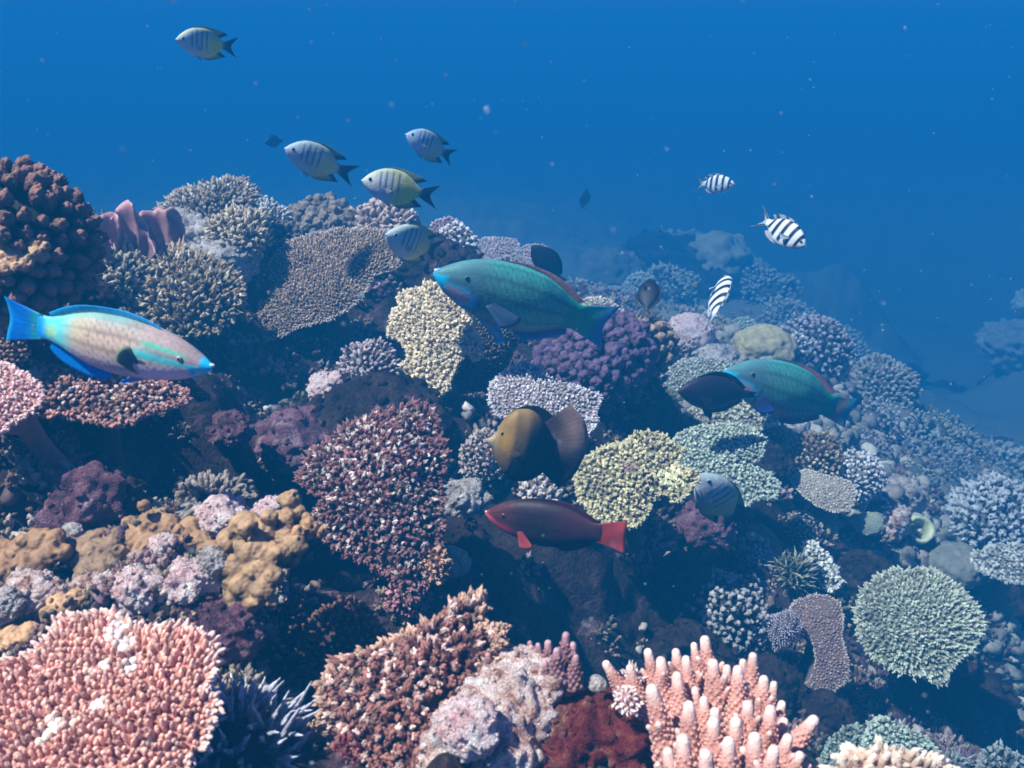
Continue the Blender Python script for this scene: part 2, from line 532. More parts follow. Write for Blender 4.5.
def table(label, poly, d, n, nub=(.012, .0035, .010), kind='nub', base=S(170, 150, 120), tip=S(210, 195, 170), split=0, dome=.12,
          stalk=.16, edge=1.0, group=None, scars=(), name='table_coral', thick=.012, lean=.5, edge_tip=None, under=None, jag=.09, rnd=.30, dead=.5, tip2=None, share2=.2):
    """a plate with an outline of its own, thick, domed, on a stalk, its top covered in branchlets"""
    thick, stalk = thick * D(d) / d, stalk * D(d) / d
    n = nrm(n)
    poly = np.array(poly, float)
    c0 = P(*poly.mean(0), d)
    x, y, z = basis(n)
    loc2 = []
    for (px, py) in poly:
        rr = ray(px, py)
        t = (c0 @ n) / (rr @ n)
        q = rr * t - c0
        loc2.append((q @ x, q @ y))
    out = smooth_poly(np.array(loc2), 8)
    cen = out.mean(0)
    R = np.linalg.norm(out - cen, axis=1).mean()
    sd = sum(map(ord, label)) % 97
    out = cen + (out - cen) * (1 + jag * fbm(np.c_[out / R * 5, np.full(len(out), sd)], 3))[:, None]
    base_pt = c0 + x * cen[0] + y * cen[1] - z * stalk - np.array([0, 0, stalk * .3])
    root = thing(name, label, 'coral', base_pt, group)
    GCTRL.append(tuple(base_pt + z * .02))
    def height(q):
        # radial fraction towards the outline -> dome
        rel = q - cen
        ang = np.arctan2(rel[:, 1], rel[:, 0]); oa = np.arctan2((out - cen)[:, 1], (out - cen)[:, 0])
        orad = np.linalg.norm(out - cen, axis=1); k = np.argsort(oa)
        ro = np.interp(ang, oa[k], orad[k], period=2 * math.pi)
        f = np.linalg.norm(rel, axis=1) / (ro + 1e-9)
        return f, R * dome * (1 - np.clip(f, 0, 1.3) ** 2) + R * .06 * fbm(np.c_[q / R * 2.2, np.full(len(q), sd + .5)], 3)
    def world(q, h):
        return c0 + np.outer(q[:, 0], x) + np.outer(q[:, 1], y) + np.outer(h, z)
    # plate: rings from the centre out, then underneath back to the stalk
    m = M(); rings = []
    fr = [0.02, .15, .3, .45, .6, .75, .88, .97, 1.0]
    for f in fr:
        q = cen + (out - cen) * f
        _, h = height(q); rings.append(world(q, h - thick * .3))
    for f, hh in [(1.0, .55), (.93, 1.1), (.75, 1.9), (.5, 3.2), (.3, 5.5)]:
        q = cen + (out - cen) * f
        _, h = height(q); rings.append(world(q, h - thick * hh))
    no = len(out)
    V = np.concatenate(rings)
    Q = []
    for i in range(len(rings) - 1):
        a = i * no + np.arange(no); b = i * no + (np.arange(no) + 1) % no
        Q.append(np.c_[a, a + no, b + no, b])
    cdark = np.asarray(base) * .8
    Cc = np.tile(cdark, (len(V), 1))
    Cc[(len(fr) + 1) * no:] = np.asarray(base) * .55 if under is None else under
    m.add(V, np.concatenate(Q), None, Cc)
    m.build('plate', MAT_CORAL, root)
    # stalk
    m = M(); top = world(cen[None], np.array([-thick * 3.5]))[0]
    st_r = R * .30
    pr = []
    for k, f in enumerate(np.linspace(0, 1.25, 7)):
        ctr = top + (base_pt - top) * f
        rad = st_r * (1 - .35 * math.sin(min(f, 1) * math.pi * .7) + .5 * f * f)
        a = np.linspace(0, 2 * math.pi, 18, endpoint=False)
        rr = rad * (1 + .25 * fbm(np.c_[np.cos(a) * 1.5, np.sin(a) * 1.5, np.full(18, f * 2 + sd)], 3))
        pr.append(ctr + np.outer(rr * np.cos(a), x) + np.outer(rr * np.sin(a), y))
    Q = []
    for i in range(6):
        a = i * 18 + np.arange(18); b = i * 18 + (np.arange(18) + 1) % 18
        Q.append(np.c_[a, a + 18, b + 18, b])
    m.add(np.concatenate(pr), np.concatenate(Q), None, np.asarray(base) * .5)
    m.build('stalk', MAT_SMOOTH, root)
    # branchlets
    L, rad, sp = nub
    if d > 1.0: L, rad, sp = L * .56 * D(d) / d, rad * .68 * D(d) / d, sp * .68 * D(d) / d
    lo, hi = out.min(0), out.max(0)
    gx, gy = np.meshgrid(np.arange(lo[0], hi[0], sp), np.arange(lo[1], hi[1], sp * .866))
    gx = gx + (np.arange(gx.shape[0]) % 2)[:, None] * sp * .5
    q = np.c_[gx.ravel(), gy.ravel()]
    q = q + RNG.normal(size=q.shape) * sp * .22
    q = q[inside(out, q)]
    f, h = height(q)
    rel = nrm(q - cen)
    outdir = np.outer(rel[:, 0], x) + np.outer(rel[:, 1], y)
    up = z * .75 + np.array([0, 0, .35])
    dirs = up[None] + outdir * (lean * f ** 2.2)[:, None] * 1.6 + RNG.normal(size=(len(q), 3)) * rnd
    ln = L * RNG.uniform(.65, 1.2, len(q)) * (1.0 + .25 * fbm(np.c_[q / R * 3, np.full(len(q), sd)], 2))
    W = world(q, h - thick * .35)
    tipc = np.tile(np.asarray(tip), (len(q), 1)); basec = np.tile(np.asarray(base), (len(q), 1))
    if edge_tip is not None:
        k = ss(.82, 1.0, f)[:, None]
        tipc = tipc * (1 - k) + np.asarray(edge_tip) * k
    radk = np.ones(len(q))
    if dead:             # old bare patches overgrown with dull turf
        k = dead * ss(.22, .38, fbm(np.c_[q / R * 2.8, np.full(len(q), sd + 7.7)], 3) + RNG.normal(size=len(q)) * .05)
        tipc = tipc * (1 - k[:, None]) + S(128, 112, 92) * k[:, None]
        basec = basec * (1 - k[:, None]) + S(80, 70, 58) * k[:, None]
        ln = ln * (1 - .5 * k)
    if tip2 is not None:
        k = RNG.random(len(q)) < share2
        tipc[k] = tip2
    for (sx, sy, sr, sc) in scars:        # bare or bleached patches, plus a sunlit lobe painted pale
        rr = ray(sx, sy); t = (c0 @ n) / (rr @ n); s2 = rr * t - c0
        dd = np.hypot(q[:, 0] - s2 @ x, q[:, 1] - s2 @ y)
        k = ss(sr * D(d) / F * 1.3, sr * D(d) / F * .6, dd)
        tipc = mix(tipc, sc, 0 * k) * (1 - k[:, None]) + np.asarray(sc) * k[:, None]
        basec = basec * (1 - k[:, None]) + np.asarray(sc) * .8 * k[:, None]
        ln = ln * (1 - .5 * k); radk = radk * (1 + .55 * k)
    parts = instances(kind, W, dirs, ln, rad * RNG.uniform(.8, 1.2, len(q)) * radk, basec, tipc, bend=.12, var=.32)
    # spikes round the rim
    seg = np.linalg.norm(np.roll(out, -1, 0) - out, axis=1); cum = np.r_[0, np.cumsum(seg)]
    ne = int(cum[-1] / (sp * .8) * edge)
    if ne > 3:
        for layer in range(2):
            s = (np.arange(ne) + RNG.uniform(-.3, .3, ne)) / ne * cum[-1]
            k = np.clip(np.searchsorted(cum, s) - 1, 0, len(out) - 1)
            tt = ((s - cum[k]) / (seg[k] + 1e-9))[:, None]
            e = out[k] * (1 - tt) + out[(k + 1) % len(out)] * tt
            e = cen + (e - cen) * (.985 - .02 * layer)
            _, he = height(e)
            rel = nrm(e - cen)
            od = np.outer(rel[:, 0], x) + np.outer(rel[:, 1], y)
            dr = od + z * (.15 + .4 * layer) + RNG.normal(size=od.shape) * .25
            parts += instances(kind, world(e, he - thick * .3), dr, L * RNG.uniform(.7, 1.3, ne), rad * 1.05, base,
                               tip if edge_tip is None else edge_tip, bend=.1)
    emit(parts, root, 'branchlet', MAT_CORAL, split)
    return root

def fib(nn):
    k = np.arange(nn) + .5
    ph = np.arccos(1 - 2 * k / nn); th = math.pi * (1 + 5 ** .5) * k
    return np.c_[np.cos(th) * np.sin(ph), np.sin(th) * np.sin(ph), np.cos(ph)]

def ell_dirs(nn, lim, jit):
    v = fib(int(nn * 2 / (1 - lim)))
    v = nrm(v + RNG.normal(size=v.shape) * jit)
    return v[v[:, 2] > lim]

def bush(label, px, py, d, rpx, h=.9, n=(0, -.35, .9), count=160, blen=.4, brad=.07, kind='club', base=S(120, 90, 80), tip=S(200, 180, 170),
         split=0, group=None, lim=-.25, name='bushy_coral', wob=.18, ysq=1.0, tipmix=None, dx=0, core=.62, gamma=1.5, sub=None):
    """a clump of short branches radiating from a hidden core"""
    c = P(px, py, d); r = rpx * D(d) / F
    if d > 1.0 and kind != 'spike': count, blen, brad, core = int(count * 1.9), blen * .62, brad * .74, max(core, .74)
    x, y, z = basis(n)
    root = thing(name, label, 'coral', c - z * r * h * .6, group)
    sd = sum(map(ord, label)) % 97
    GCTRL.append(tuple(c - z * r * h * .45))
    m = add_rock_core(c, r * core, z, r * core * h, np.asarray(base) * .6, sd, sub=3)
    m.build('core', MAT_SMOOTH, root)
    v = ell_dirs(count, lim, .35 / math.sqrt(count))
    k = 1 + wob * fbm(v * 1.7 + sd, 3) * 1.6
    sc = np.array([r, r * ysq, r * h])
    def w(q): return q[:, [0]] * x + q[:, [1]] * y + q[:, [2]] * z
    tipp = w(v * sc) * k[:, None]
    dirs = nrm(w(v / sc)) * .75 + nrm(tipp) * .35 + np.array([0, 0, .25]) + RNG.normal(size=v.shape) * .3
    ln = r * blen * RNG.uniform(.75, 1.25, len(v))
    pos = c + tipp - nrm(dirs) * ln[:, None] * .9
    tc = np.tile(np.asarray(tip), (len(v), 1))
    if tipmix is not None:
        t = ss(-.1, .35, fbm(v * 2.5 + sd + 4, 2) + RNG.normal(size=len(v)) * .25)
        tc = mix(tc, np.asarray(tipmix), 0 * t) * (1 - t[:, None]) + np.asarray(tipmix) * t[:, None]
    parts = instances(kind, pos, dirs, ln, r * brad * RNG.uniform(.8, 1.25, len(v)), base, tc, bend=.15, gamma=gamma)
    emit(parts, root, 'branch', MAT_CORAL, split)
    return root

def lobe_mesh(c, dirv, s, seed, col, tipc, sub=4, flat=.85, knob=.10, kf=3.5):
    v, t = ico(sub)
    x, y, z = basis(dirv)
    big = worley(v * 1.35 + seed); small = worley(v * kf * 1.6 + seed)
    kk = 1 + .22 * fbm(v * 1.2 + seed * 1.7, 2) + knob * 1.2 * (.5 - big) + knob * .55 * (.5 - small)
    p = v * kk[:, None]
    W = c + np.outer(p[:, 0] * s, x) + np.outer(p[:, 1] * s, y) + np.outer(p[:, 2] * s * flat, z)
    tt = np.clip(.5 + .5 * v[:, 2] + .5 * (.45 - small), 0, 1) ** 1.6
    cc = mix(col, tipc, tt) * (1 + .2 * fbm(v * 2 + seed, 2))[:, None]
    return (W, None, t, cc)

def cauliflower(label, px, py, d, rpx, h=.9, n=(0, -.3, .95), count=70, ls=.17, base=S(110, 80, 90), tip=S(170, 130, 150), group=None,
                lim=-.35, name='cauliflower_coral', wob=.15, ysq=1.0, knob=.22, kf=3.2, split=90, flat=1.2, mat=None, mixcol=None, sub=4):
    """a dome of fat warty lobes, each lobe a part"""
    c = P(px, py, d); r = rpx * D(d) / F
    x, y, z = basis(n)
    sd = sum(map(ord, label)) % 97
    root = thing(name, label, 'coral', c - z * r * h * .6, group)
    GCTRL.append(tuple(c - z * r * h * .5))
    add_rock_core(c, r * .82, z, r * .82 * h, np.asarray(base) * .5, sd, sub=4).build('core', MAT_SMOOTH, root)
    v = ell_dirs(count, lim, .42 / math.sqrt(count))
    k = 1 + wob * fbm(v * 1.5 + sd, 3) * 1.6
    parts = []
    for i in range(len(v)):
        q = v[i] * np.array([r, r * ysq, r * h]) * k[i]
        p = c + q[0] * x + q[1] * y + q[2] * z
        dv = nrm(p - c) + np.array([0, 0, .3])
        s = r * ls * random.uniform(.75, 1.25)
        cb, ct = np.asarray(base), np.asarray(tip)
        if mixcol is not None and random.random() < .35: ct = np.asarray(mixcol)
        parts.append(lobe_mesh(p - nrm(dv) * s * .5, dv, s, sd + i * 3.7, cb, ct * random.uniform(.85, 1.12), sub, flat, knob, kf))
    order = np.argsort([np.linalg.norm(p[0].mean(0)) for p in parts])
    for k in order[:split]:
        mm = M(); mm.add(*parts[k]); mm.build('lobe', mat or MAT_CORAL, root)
    if len(order) > split:
        mm = M()
        for k in order[split:]: mm.add(*parts[k])
        o = mm.build('lobe_cover', mat or MAT_CORAL, root); o['kind'] = 'stuff'
    return root

def boulder(label, px, py, d, rpx, h=.8, ysq=1.0, n=(0, -.15, 1), mat=None, name='rock', cat='rock', rough=.35, lump=.14, lf=3.0, group=None, sub=5, col=S(150, 140, 120),
            fine=.05, sunk=.55, crust=None):
    c = P(px, py, d); r = rpx * D(d) / F
    x, y, z = basis(n)
    sd = sum(map(ord, label)) % 97
    v, t = ico(sub)
    GCTRL.append(tuple(c - z * r * h * .35))
    k = 1 + rough * fbm(v * 1.5 + sd, 4) + lump * (.6 - worley(v * lf + sd)) + fine * fbm(v * 9 + sd, 3)
    p = v * k[:, None]
    W = c + np.outer(p[:, 0] * r, x) + np.outer(p[:, 1] * r * ysq, y) + np.outer(p[:, 2] * r * h, z)
    m = M(); m.add(W, None, t, np.tile(col, (len(v), 1)) * (1 + .35 * fbm(v * 3 + sd, 3))[:, None])
    if crust is None: crust = 0 if (mat in (None, MAT_CORAL, MAT_SMOOTH) or sub < 5) else 130
    iv, it = ico(2)
    for k in RNG.choice(len(v), crust, replace=False):
        o_ = nrm(W[k] - c); sz = r * RNG.uniform(.03, .085) * RNG.uniform(.6, 1.3)
        bx, by, bz = basis(o_ + RNG.normal(size=3) * .3)
        q = iv * (1 + .5 * vnoise(iv * 1.6 + k * .37))[:, None] * np.array([RNG.uniform(.7, 1.4), RNG.uniform(.7, 1.4), RNG.uniform(.6, 1.5)]) * sz
        m.add(W[k] + q @ np.array([bx, by, bz]), None, it, np.asarray(col))
    o = m.build(name, mat or MAT_SMOOTH, None, c - z * r * h * sunk)
    tag(o, label, cat, group)
    return o

def remeshed(m, voxel, name):
    """fuses overlapping lumps into one skin"""
    o = m.build(name, MAT_SMOOTH)
    md = o.modifiers.new('fuse', 'REMESH'); md.mode = 'VOXEL'; md.voxel_size = voxel
    sm = o.modifiers.new('soften', 'SMOOTH'); sm.factor = .5; sm.iterations = 3
    dg = bpy.context.evaluated_depsgraph_get()
    ev = o.evaluated_get(dg); me = ev.to_mesh()
    V = np.zeros(len(me.vertices) * 3); me.vertices.foreach_get('co', V); V = V.reshape(-1, 3)
    N = np.zeros(len(me.vertices) * 3); me.vertices.foreach_get('normal', N); N = N.reshape(-1, 3)
    Q = [tuple(p.vertices) for p in me.polygons]
    ev.to_mesh_clear()
    me0 = o.data
    bpy.data.objects.remove(o); bpy.data.meshes.remove(me0)
    return V, N, [q for q in Q if len(q) == 4], [q for q in Q if len(q) == 3]

def lobes(label, spots, base, tip, name='lobed_coral', group=None, knob=.06, kf=2.0, flat=.8, mat=None, n=(0, -.4, .9), sub=3):
    """fat rounded lobes grown together into one lumpy body; spots are (px, py, d, rpx)"""
    c0 = P(*np.array(spots)[:, :3].mean(0)) - np.array([0, 0, .03])
    m = M(); rs = []
    for i, (px, py, d, r) in enumerate(spots):
        c = P(px, py, d); s = r * D(d) / F; rs.append(s)
        m.add(*lobe_mesh(c, np.array(n) + RNG.normal(size=3) * .25, s * 1.04, i * 5.3 + px, np.asarray(base), np.asarray(tip), sub, flat, knob, kf))
        for k in range(2):
            m.add(*lobe_mesh(c + RNG.normal(size=3) * s * .55, np.array(n), s * RNG.uniform(.45, .65), i * 5.3 + k + px, np.asarray(base), np.asarray(tip), sub, .9, knob, kf))
    s = float(np.mean(rs))
    V, N, Q, T = remeshed(m, max(.0011, s * .11), name)
    q = V / s
    lum = fbm(q * .9 + 3, 3); pit = worley(q * .75)
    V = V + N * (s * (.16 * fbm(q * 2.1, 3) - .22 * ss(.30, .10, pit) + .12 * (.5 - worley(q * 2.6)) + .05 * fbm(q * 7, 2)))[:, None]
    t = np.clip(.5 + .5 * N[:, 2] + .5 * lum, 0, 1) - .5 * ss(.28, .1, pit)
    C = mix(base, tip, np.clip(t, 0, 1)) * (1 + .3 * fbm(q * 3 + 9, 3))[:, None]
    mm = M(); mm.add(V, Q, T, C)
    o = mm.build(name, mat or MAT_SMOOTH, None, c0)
    tag(o, label, 'coral', group)
    return o

def curved_branch(p, dirv, L, rad, base, tip, nb, seed, bsize=.24, nseg=12, nring=10, bendv=None):
    """one thick finger with rows of small raised cups"""
    r = np.random.default_rng(seed)
    x, y, z = basis(dirv)
    bend = (r.normal(size=3) * .16) if bendv is None else bendv
    ts = np.linspace(0, 1, nring)
    prof = rad * (1.12 - .62 * ts ** 1.25) * (1 + .06 * np.sin(ts * 9 + seed))
    V, C = [], []
    a = np.linspace(0, 2 * math.pi, nseg, endpoint=False)
    def ctr(t): return p + z * L * t + bend * L * t * t
    def colr(t): return mix(base, tip, ss(.76, 1.12, np.atleast_1d(t)))[0]
    for t, pr in zip(ts, prof):
        V.append(ctr(t) + np.outer(pr * np.cos(a), x) + np.outer(pr * np.sin(a), y)); C.append(np.tile(colr(t), (nseg, 1)))
    e = prof[-1]
    for f in (.35, .65, .88):
        V.append(ctr(1) + z * e * f * 1.15 + np.outer(e * math.sqrt(1 - f * f) * np.cos(a), x) + np.outer(e * math.sqrt(1 - f * f) * np.sin(a), y)); C.append(np.tile(tip, (nseg, 1)))
    nr = len(V)
    V = np.concatenate(V + [(ctr(1) + z * e * 1.12)[None]]); C = np.concatenate(C + [np.asarray(tip)[None]])
    Q = []
    for i in range(nr - 1):
        aa = i * nseg + np.arange(nseg); bb = i * nseg + (np.arange(nseg) + 1) % nseg
        Q.append(np.c_[aa, bb, bb + nseg, aa + nseg])
    T = np.c_[(nr - 1) * nseg + np.arange(nseg), (nr - 1) * nseg + (np.arange(nseg) + 1) % nseg, np.full(nseg, nr * nseg)]
    m = M(); m.add(V, np.concatenate(Q), T, C)
    iv, it = ico(1)
    for k in range(nb):
        t = .02 + .84 * (k + .5) / nb
        an = k * 2.39996
        pr = np.interp(t, ts, prof)
        od = x * math.cos(an) + y * math.sin(an)
        s = rad * bsize * (1.3 - .95 * t) * r.uniform(.75, 1.25)
        cen = ctr(t) + od * pr * .98
        ax = nrm(od * .6 + z * .8)
        bx, by, bz = basis(ax)
        W = cen + np.outer(iv[:, 0] * s, bx) + np.outer(iv[:, 1] * s, by) + np.outer(iv[:, 2] * s * 1.5, bz)
        m.add(W, None, it, mix(colr(t), tip, np.clip(.10 + .28 * iv[:, 2], 0, .5)))
    return m

def fingers(label, spots, base, tip, name='finger_coral', group=None, rad=.012, nb=60, core=None, bsize=.24, nseg=12, stubs=0):
    """spots: (px, py of the tip, depth, px, py of the foot, depth, radius factor)"""
    feet = np.array([P(s[3], s[4], s[5]) for s in spots])
    root = thing(name, label, 'coral', feet.mean(0) - np.array([0, 0, .02]), group)
    for i, s in enumerate(spots):
        a = P(s[0], s[1], s[2]); b = feet[i]
        L = np.linalg.norm(a - b)
        m = curved_branch(b, a - b, L * .98, rad * s[6], base, np.asarray(tip), nb, i + 3, bsize, nseg=nseg, bendv=np.zeros(3))
        for k in range(stubs):          # short side fingers
            sd_ = nrm(np.cross(nrm(a - b), RNG.normal(size=3))); t = RNG.uniform(.25, .62)
            p0 = b + (a - b) * t + sd_ * rad * .3; q = rad * s[6] * RNG.uniform(.42, .62)
            mm = curved_branch(p0, sd_ * .75 + nrm(a - b), rad * RNG.uniform(1.5, 2.6), q, base, mix(base, tip, .7), 22, i * 7 + k, .26, nseg=8, nring=6, bendv=np.zeros(3))
            off = m.n
            m.V += mm.V; m.C += mm.C; m.Q += [x_ + off for x_ in mm.Q]; m.T += [x_ + off for x_ in mm.T]; m.n += mm.n
        m.build('branch', MAT_CORAL, root)
    if core:
        px, py, d, rr, h = core
        add_rock_core(P(px, py, d), rr * D(d) / F, np.array([0, -.4, .9]), rr * D(d) / F * h, np.asarray(base) * .75, 5, sub=4).build('base', MAT_CORAL, root)
    return root

def leaves(label, fans, base, tip, name='leaf_coral', group=None, thick=.006):
    """upright fleshy plates; each fan: (foot px,py, d, [outline px points], lean in metres towards the viewer at the rim)"""
    root = None
    for (fx, fy, d, rim, lean) in fans:
        foot = P(fx, fy, d)
        if root is None: root = thing(name, label, 'coral', foot, group)
        rim = np.array(rim, float)
        t = np.linspace(0, len(rim) - 1, 40); rimd = np.c_[np.interp(t, range(len(rim)), rim[:, 0]), np.interp(t, range(len(rim)), rim[:, 1])]
        rp = np.array([P(a, b, d) for a, b in rimd])
        rp = rp + .009 * np.c_[fbm(rp * 45, 3), np.zeros(40), fbm(rp * 45 + 9, 3)]
        vs = np.linspace(0, 1, 12)
        front, back = [], []
        for v in vs:
            q = foot + (rp - foot) * v
            wv = .018 * np.sin(t * 1.7 + v * 2) * v + .012 * fbm(q * 30, 3) * v
            q = q + np.c_[np.zeros(40), -lean * v ** 2 + wv, np.zeros(40)]
            th = thick * (1.3 - .75 * v)
            front.append(q + np.array([0, -th, 0])); back.append(q + np.array([0, th, 0]))
        V = np.concatenate(front + back[::-1])
        nr = 24
        Q = []
        for i in range(nr - 1):
            a = i * 40 + np.arange(39)
            Q.append(np.c_[a, a + 1, a + 41, a + 40])
        tv = np.r_[vs, vs[::-1]].repeat(40)
        m = M(); m.add(V, np.concatenate(Q), None, mix(base, tip, ss(.82, 1.0, tv)))
        m.build('leaf', MAT_SMOOTH, root)
    return root

# ------------------------------------------------------------------ corals and rocks close to the camera
UPC = (0, -.45, .9)
table('broad salmon pink table coral with whitish bare scars', [(-60, 720), (-20, 672), (25, 655), (52, 634), (62, 618), (106, 612), (138, 628), (184, 630), (206, 642), (216, 656),
      (211, 676), (202, 690), (216, 702), (209, 722), (190, 758), (176, 800), (90, 840), (-60, 840)], .78, (-.08, -.40, .92),
      nub=(.0098, .0023, .0054), kind='peg', base=S(202, 128, 106), tip=S(247, 188, 164), tip2=S(238, 170, 144), share2=.4, dead=0, split=100, dome=.07, stalk=.10, lean=.35, rnd=.13, edge_tip=S(250, 212, 196),
      scars=[(120, 626, 11, S(250, 232, 226)), (114, 638, 8, S(250, 228, 222)), (126, 646, 11, S(250, 232, 226)), (131, 668, 9, S(250, 232, 226)), (104, 668, 8, S(246, 214, 200)), (90, 678, 6, S(246, 210, 194)), (56, 728, 11, S(252, 226, 208)),
             (46, 742, 7, S(252, 226, 208)), (100, 706, 8, S(250, 230, 222)), (76, 722, 5, S(250, 216, 196))], jag=.07)
bush('blue grey spiky staghorn coral beside the salmon pink table', 242, 748, .86, 62, h=1.15, n=(.35, -.3, .88), count=100, blen=.7, brad=.062, kind='spike', base=S(64, 58, 72), tip=S(196, 200, 214),
     name='staghorn_coral', split=60, lim=-.1)
table('brown pink knobbly coral mound next to the encrusted rock', [(328, 684), (346, 662), (384, 648), (428, 632), (462, 606), (480, 604), (478, 632), (500, 632), (478, 678), (452, 730), (430, 800), (345, 800), (330, 742)],
      .90, (-.35, -.55, .8), nub=(.012, .0031, .0066), kind='bud', base=S(80, 38, 34), tip=S(156, 98, 84), tip2=S(222, 184, 170), share2=.25, split=100, rnd=.6, dome=.42, stalk=.14, lean=.9, name='bushy_coral', edge_tip=S(205, 160, 130), jag=.1)
boulder('pink and white encrusted rock with a pale rounded knob', 486, 752, .84, 56, h=.95, mat=MAT_DIRTY, rough=.42, lump=.34, lf=3.6, fine=.09)
boulder('craggy pale topped rock between the brown mound and the red rock', 512, 712, .86, 46, h=.95, mat=MAT_DIRTY, rough=.42, lump=.36, lf=3.4, fine=.10)
boulder('whitish pink coralline knob on the encrusted rock', 468, 726, .79, 30, h=.9, mat=MAT_PINK, rough=.3, lump=.22)
boulder('turf covered rock below the small mauve columns', 525, 690, .88, 42, h=.8, mat=MAT_DIRTY, rough=.4, lump=.3, fine=.07)
boulder('dark red algae covered rock beside the orange finger coral', 590, 752, .86, 62, h=.8, mat=MAT_RED, rough=.45, lump=.5, lf=4.2, fine=.14, crust=260)  # shaded side of the encrusted rock, its shade put into the colour
boulder('small white pebble at the foot of the finger coral', 597, 684, .87, 10, h=.75, mat=MAT_PALE, rough=.2, lump=.1, sub=4)

# orange fingers with pale tips: (tip px, py, d, foot px, py, d, radius factor)
FG = [(606, 664, .86, 640, 720, .86, 1.0), (630, 668, .84, 648, 726, .84, .9), (648, 652, .88, 662, 715, .87, .95), (661, 661, .85, 668, 725, .84, 1.1), (676, 652, .88, 684, 710, .87, 1.0),
      (686, 659, .85, 692, 722, .84, 1.0), (694, 645, .89, 704, 708, .88, .85), (705, 640, .88, 712, 705, .87, 1.15), (713, 664, .84, 715, 730, .83, 1.2), (727, 668, .87, 725, 720, .86, .85),
      (738, 670, .83, 737, 735, .82, 1.15), (743, 662, .88, 745, 715, .87, .9), (753, 656, .88, 748, 720, .87, 1.05), (764, 680, .84, 758, 742, .83, 1.15), (774, 684, .88, 765, 740, .87, .8),
      (652, 690, .79, 672, 768, .79, 1.3), (677, 676, .83, 684, 745, .82, 1.1), (689, 706, .77, 690, 790, .77, 1.25), (704, 700, .82, 706, 760, .81, 1.0), (715, 712, .79, 715, 780, .79, 1.1),
      (714, 722, .76, 710, 800, .76, 1.15), (736, 722, .77, 734, 800, .77, 1.15), (755, 738, .74, 752, 820, .74, 1.25), (771, 710, .80, 762, 775, .80, 1.2), (782, 704, .84, 770, 760, .83, .95),
      (729, 742, .73, 727, 825, .73, 1.25), (683, 740, .73, 690, 830, .73, 1.3), (706, 755, .71, 708, 840, .71, 1.25), (784, 722, .82, 768, 770, .81, 1.0), (814, 720, .79, 772, 775, .79, 1.15),
      (788, 738, .77, 768, 800, .77, 1.1), (774, 750, .73, 760, 825, .73, 1.15), (800, 756, .76, 776, 800, .76, 1.0), (660, 715, .80, 675, 790, .79, 1.0), (748, 705, .81, 745, 775, .80, 1.1),
      (668, 752, .76, 680, 830, .75, 1.1), (725, 690, .85, 724, 750, .84, 1.0), (695, 690, .84, 699, 755, .83, 1.0), (803, 745, .80, 774, 785, .79, .85)]
fingers('cluster of thick orange pink coral fingers with white tips', FG, S(196, 126, 108), S(246, 208, 194), rad=.0084, stubs=2, nb=110, core=(712, 810, .86, 92, .75), bsize=.22)
bush('small spiky pink coral sprouting among the orange fingers', 634, 688, .885, 20, h=1.2, n=(-.2, -.2, .95), count=26, blen=.8, brad=.12, kind='spike', base=S(150, 90, 86), tip=S(250, 222, 220), lim=.0)
bush('white crust of tiny spikes below the first orange finger', 628, 700, .82, 15, h=.9, n=(-.4, -.6, .6), count=34, blen=.4, brad=.12, kind='nub', base=S(220, 170, 160), tip=S(252, 230, 224), lim=-.1)

def column_spots(cols):
    return [(tx, ty, d, fx, fy, d, rf) for (tx, ty, fx, fy, d, rf) in cols]
fingers('small mauve knobbly coral columns on top of the rock', column_spots([(566, 635, 564, 684, 0.88, 1.1), (548, 643, 551, 686, 0.88, 1.0), (573, 645, 572, 686, 0.88, 1.0), (557, 651, 556, 686, 0.86, 1.0),
        (538, 645, 545, 684, 0.89, .8), (576, 657, 573, 690, 0.86, .9), (545, 663, 548, 691, 0.86, .9), (531, 647, 538, 684, 0.90, .8)]), S(120, 72, 78), S(186, 142, 146), rad=.0068, nb=46, bsize=.42, name='column_coral', nseg=10)
fingers('short mauve coral columns beside the brown knobbly mound', column_spots([(480, 647, 484, 678, 0.89, 1.0), (488, 655, 490, 686, 0.88, .9), (470, 655, 476, 686, 0.88, .8), (498, 650, 498, 680, 0.90, .8), (521, 647, 520, 676, 0.91, 1.0), (530, 643, 528, 674, 0.91, .9)]),
        S(112, 64, 70), S(176, 130, 134), rad=.0064, nb=40, bsize=.42, name='column_coral', nseg=10)
lobes('tan rounded coral knobs behind the mauve columns', [(506, 652, .97, 10), (516, 662, .96, 9), (489, 636, .99, 8), (499, 668, .95, 9), (478, 634, 1.0, 6)], S(110, 80, 58), S(172, 130, 96))
table('pale cream table coral cut by the lower picture edge', [(838, 772), (858, 758), (885, 756), (912, 758), (940, 768), (950, 790), (835, 790)], .74, (0, -.25, .95), nub=(.014, .0034, .0085),
      kind='nub', base=S(180, 140, 116), tip=S(232, 214, 192), dome=.2, stalk=.12, lean=.8)

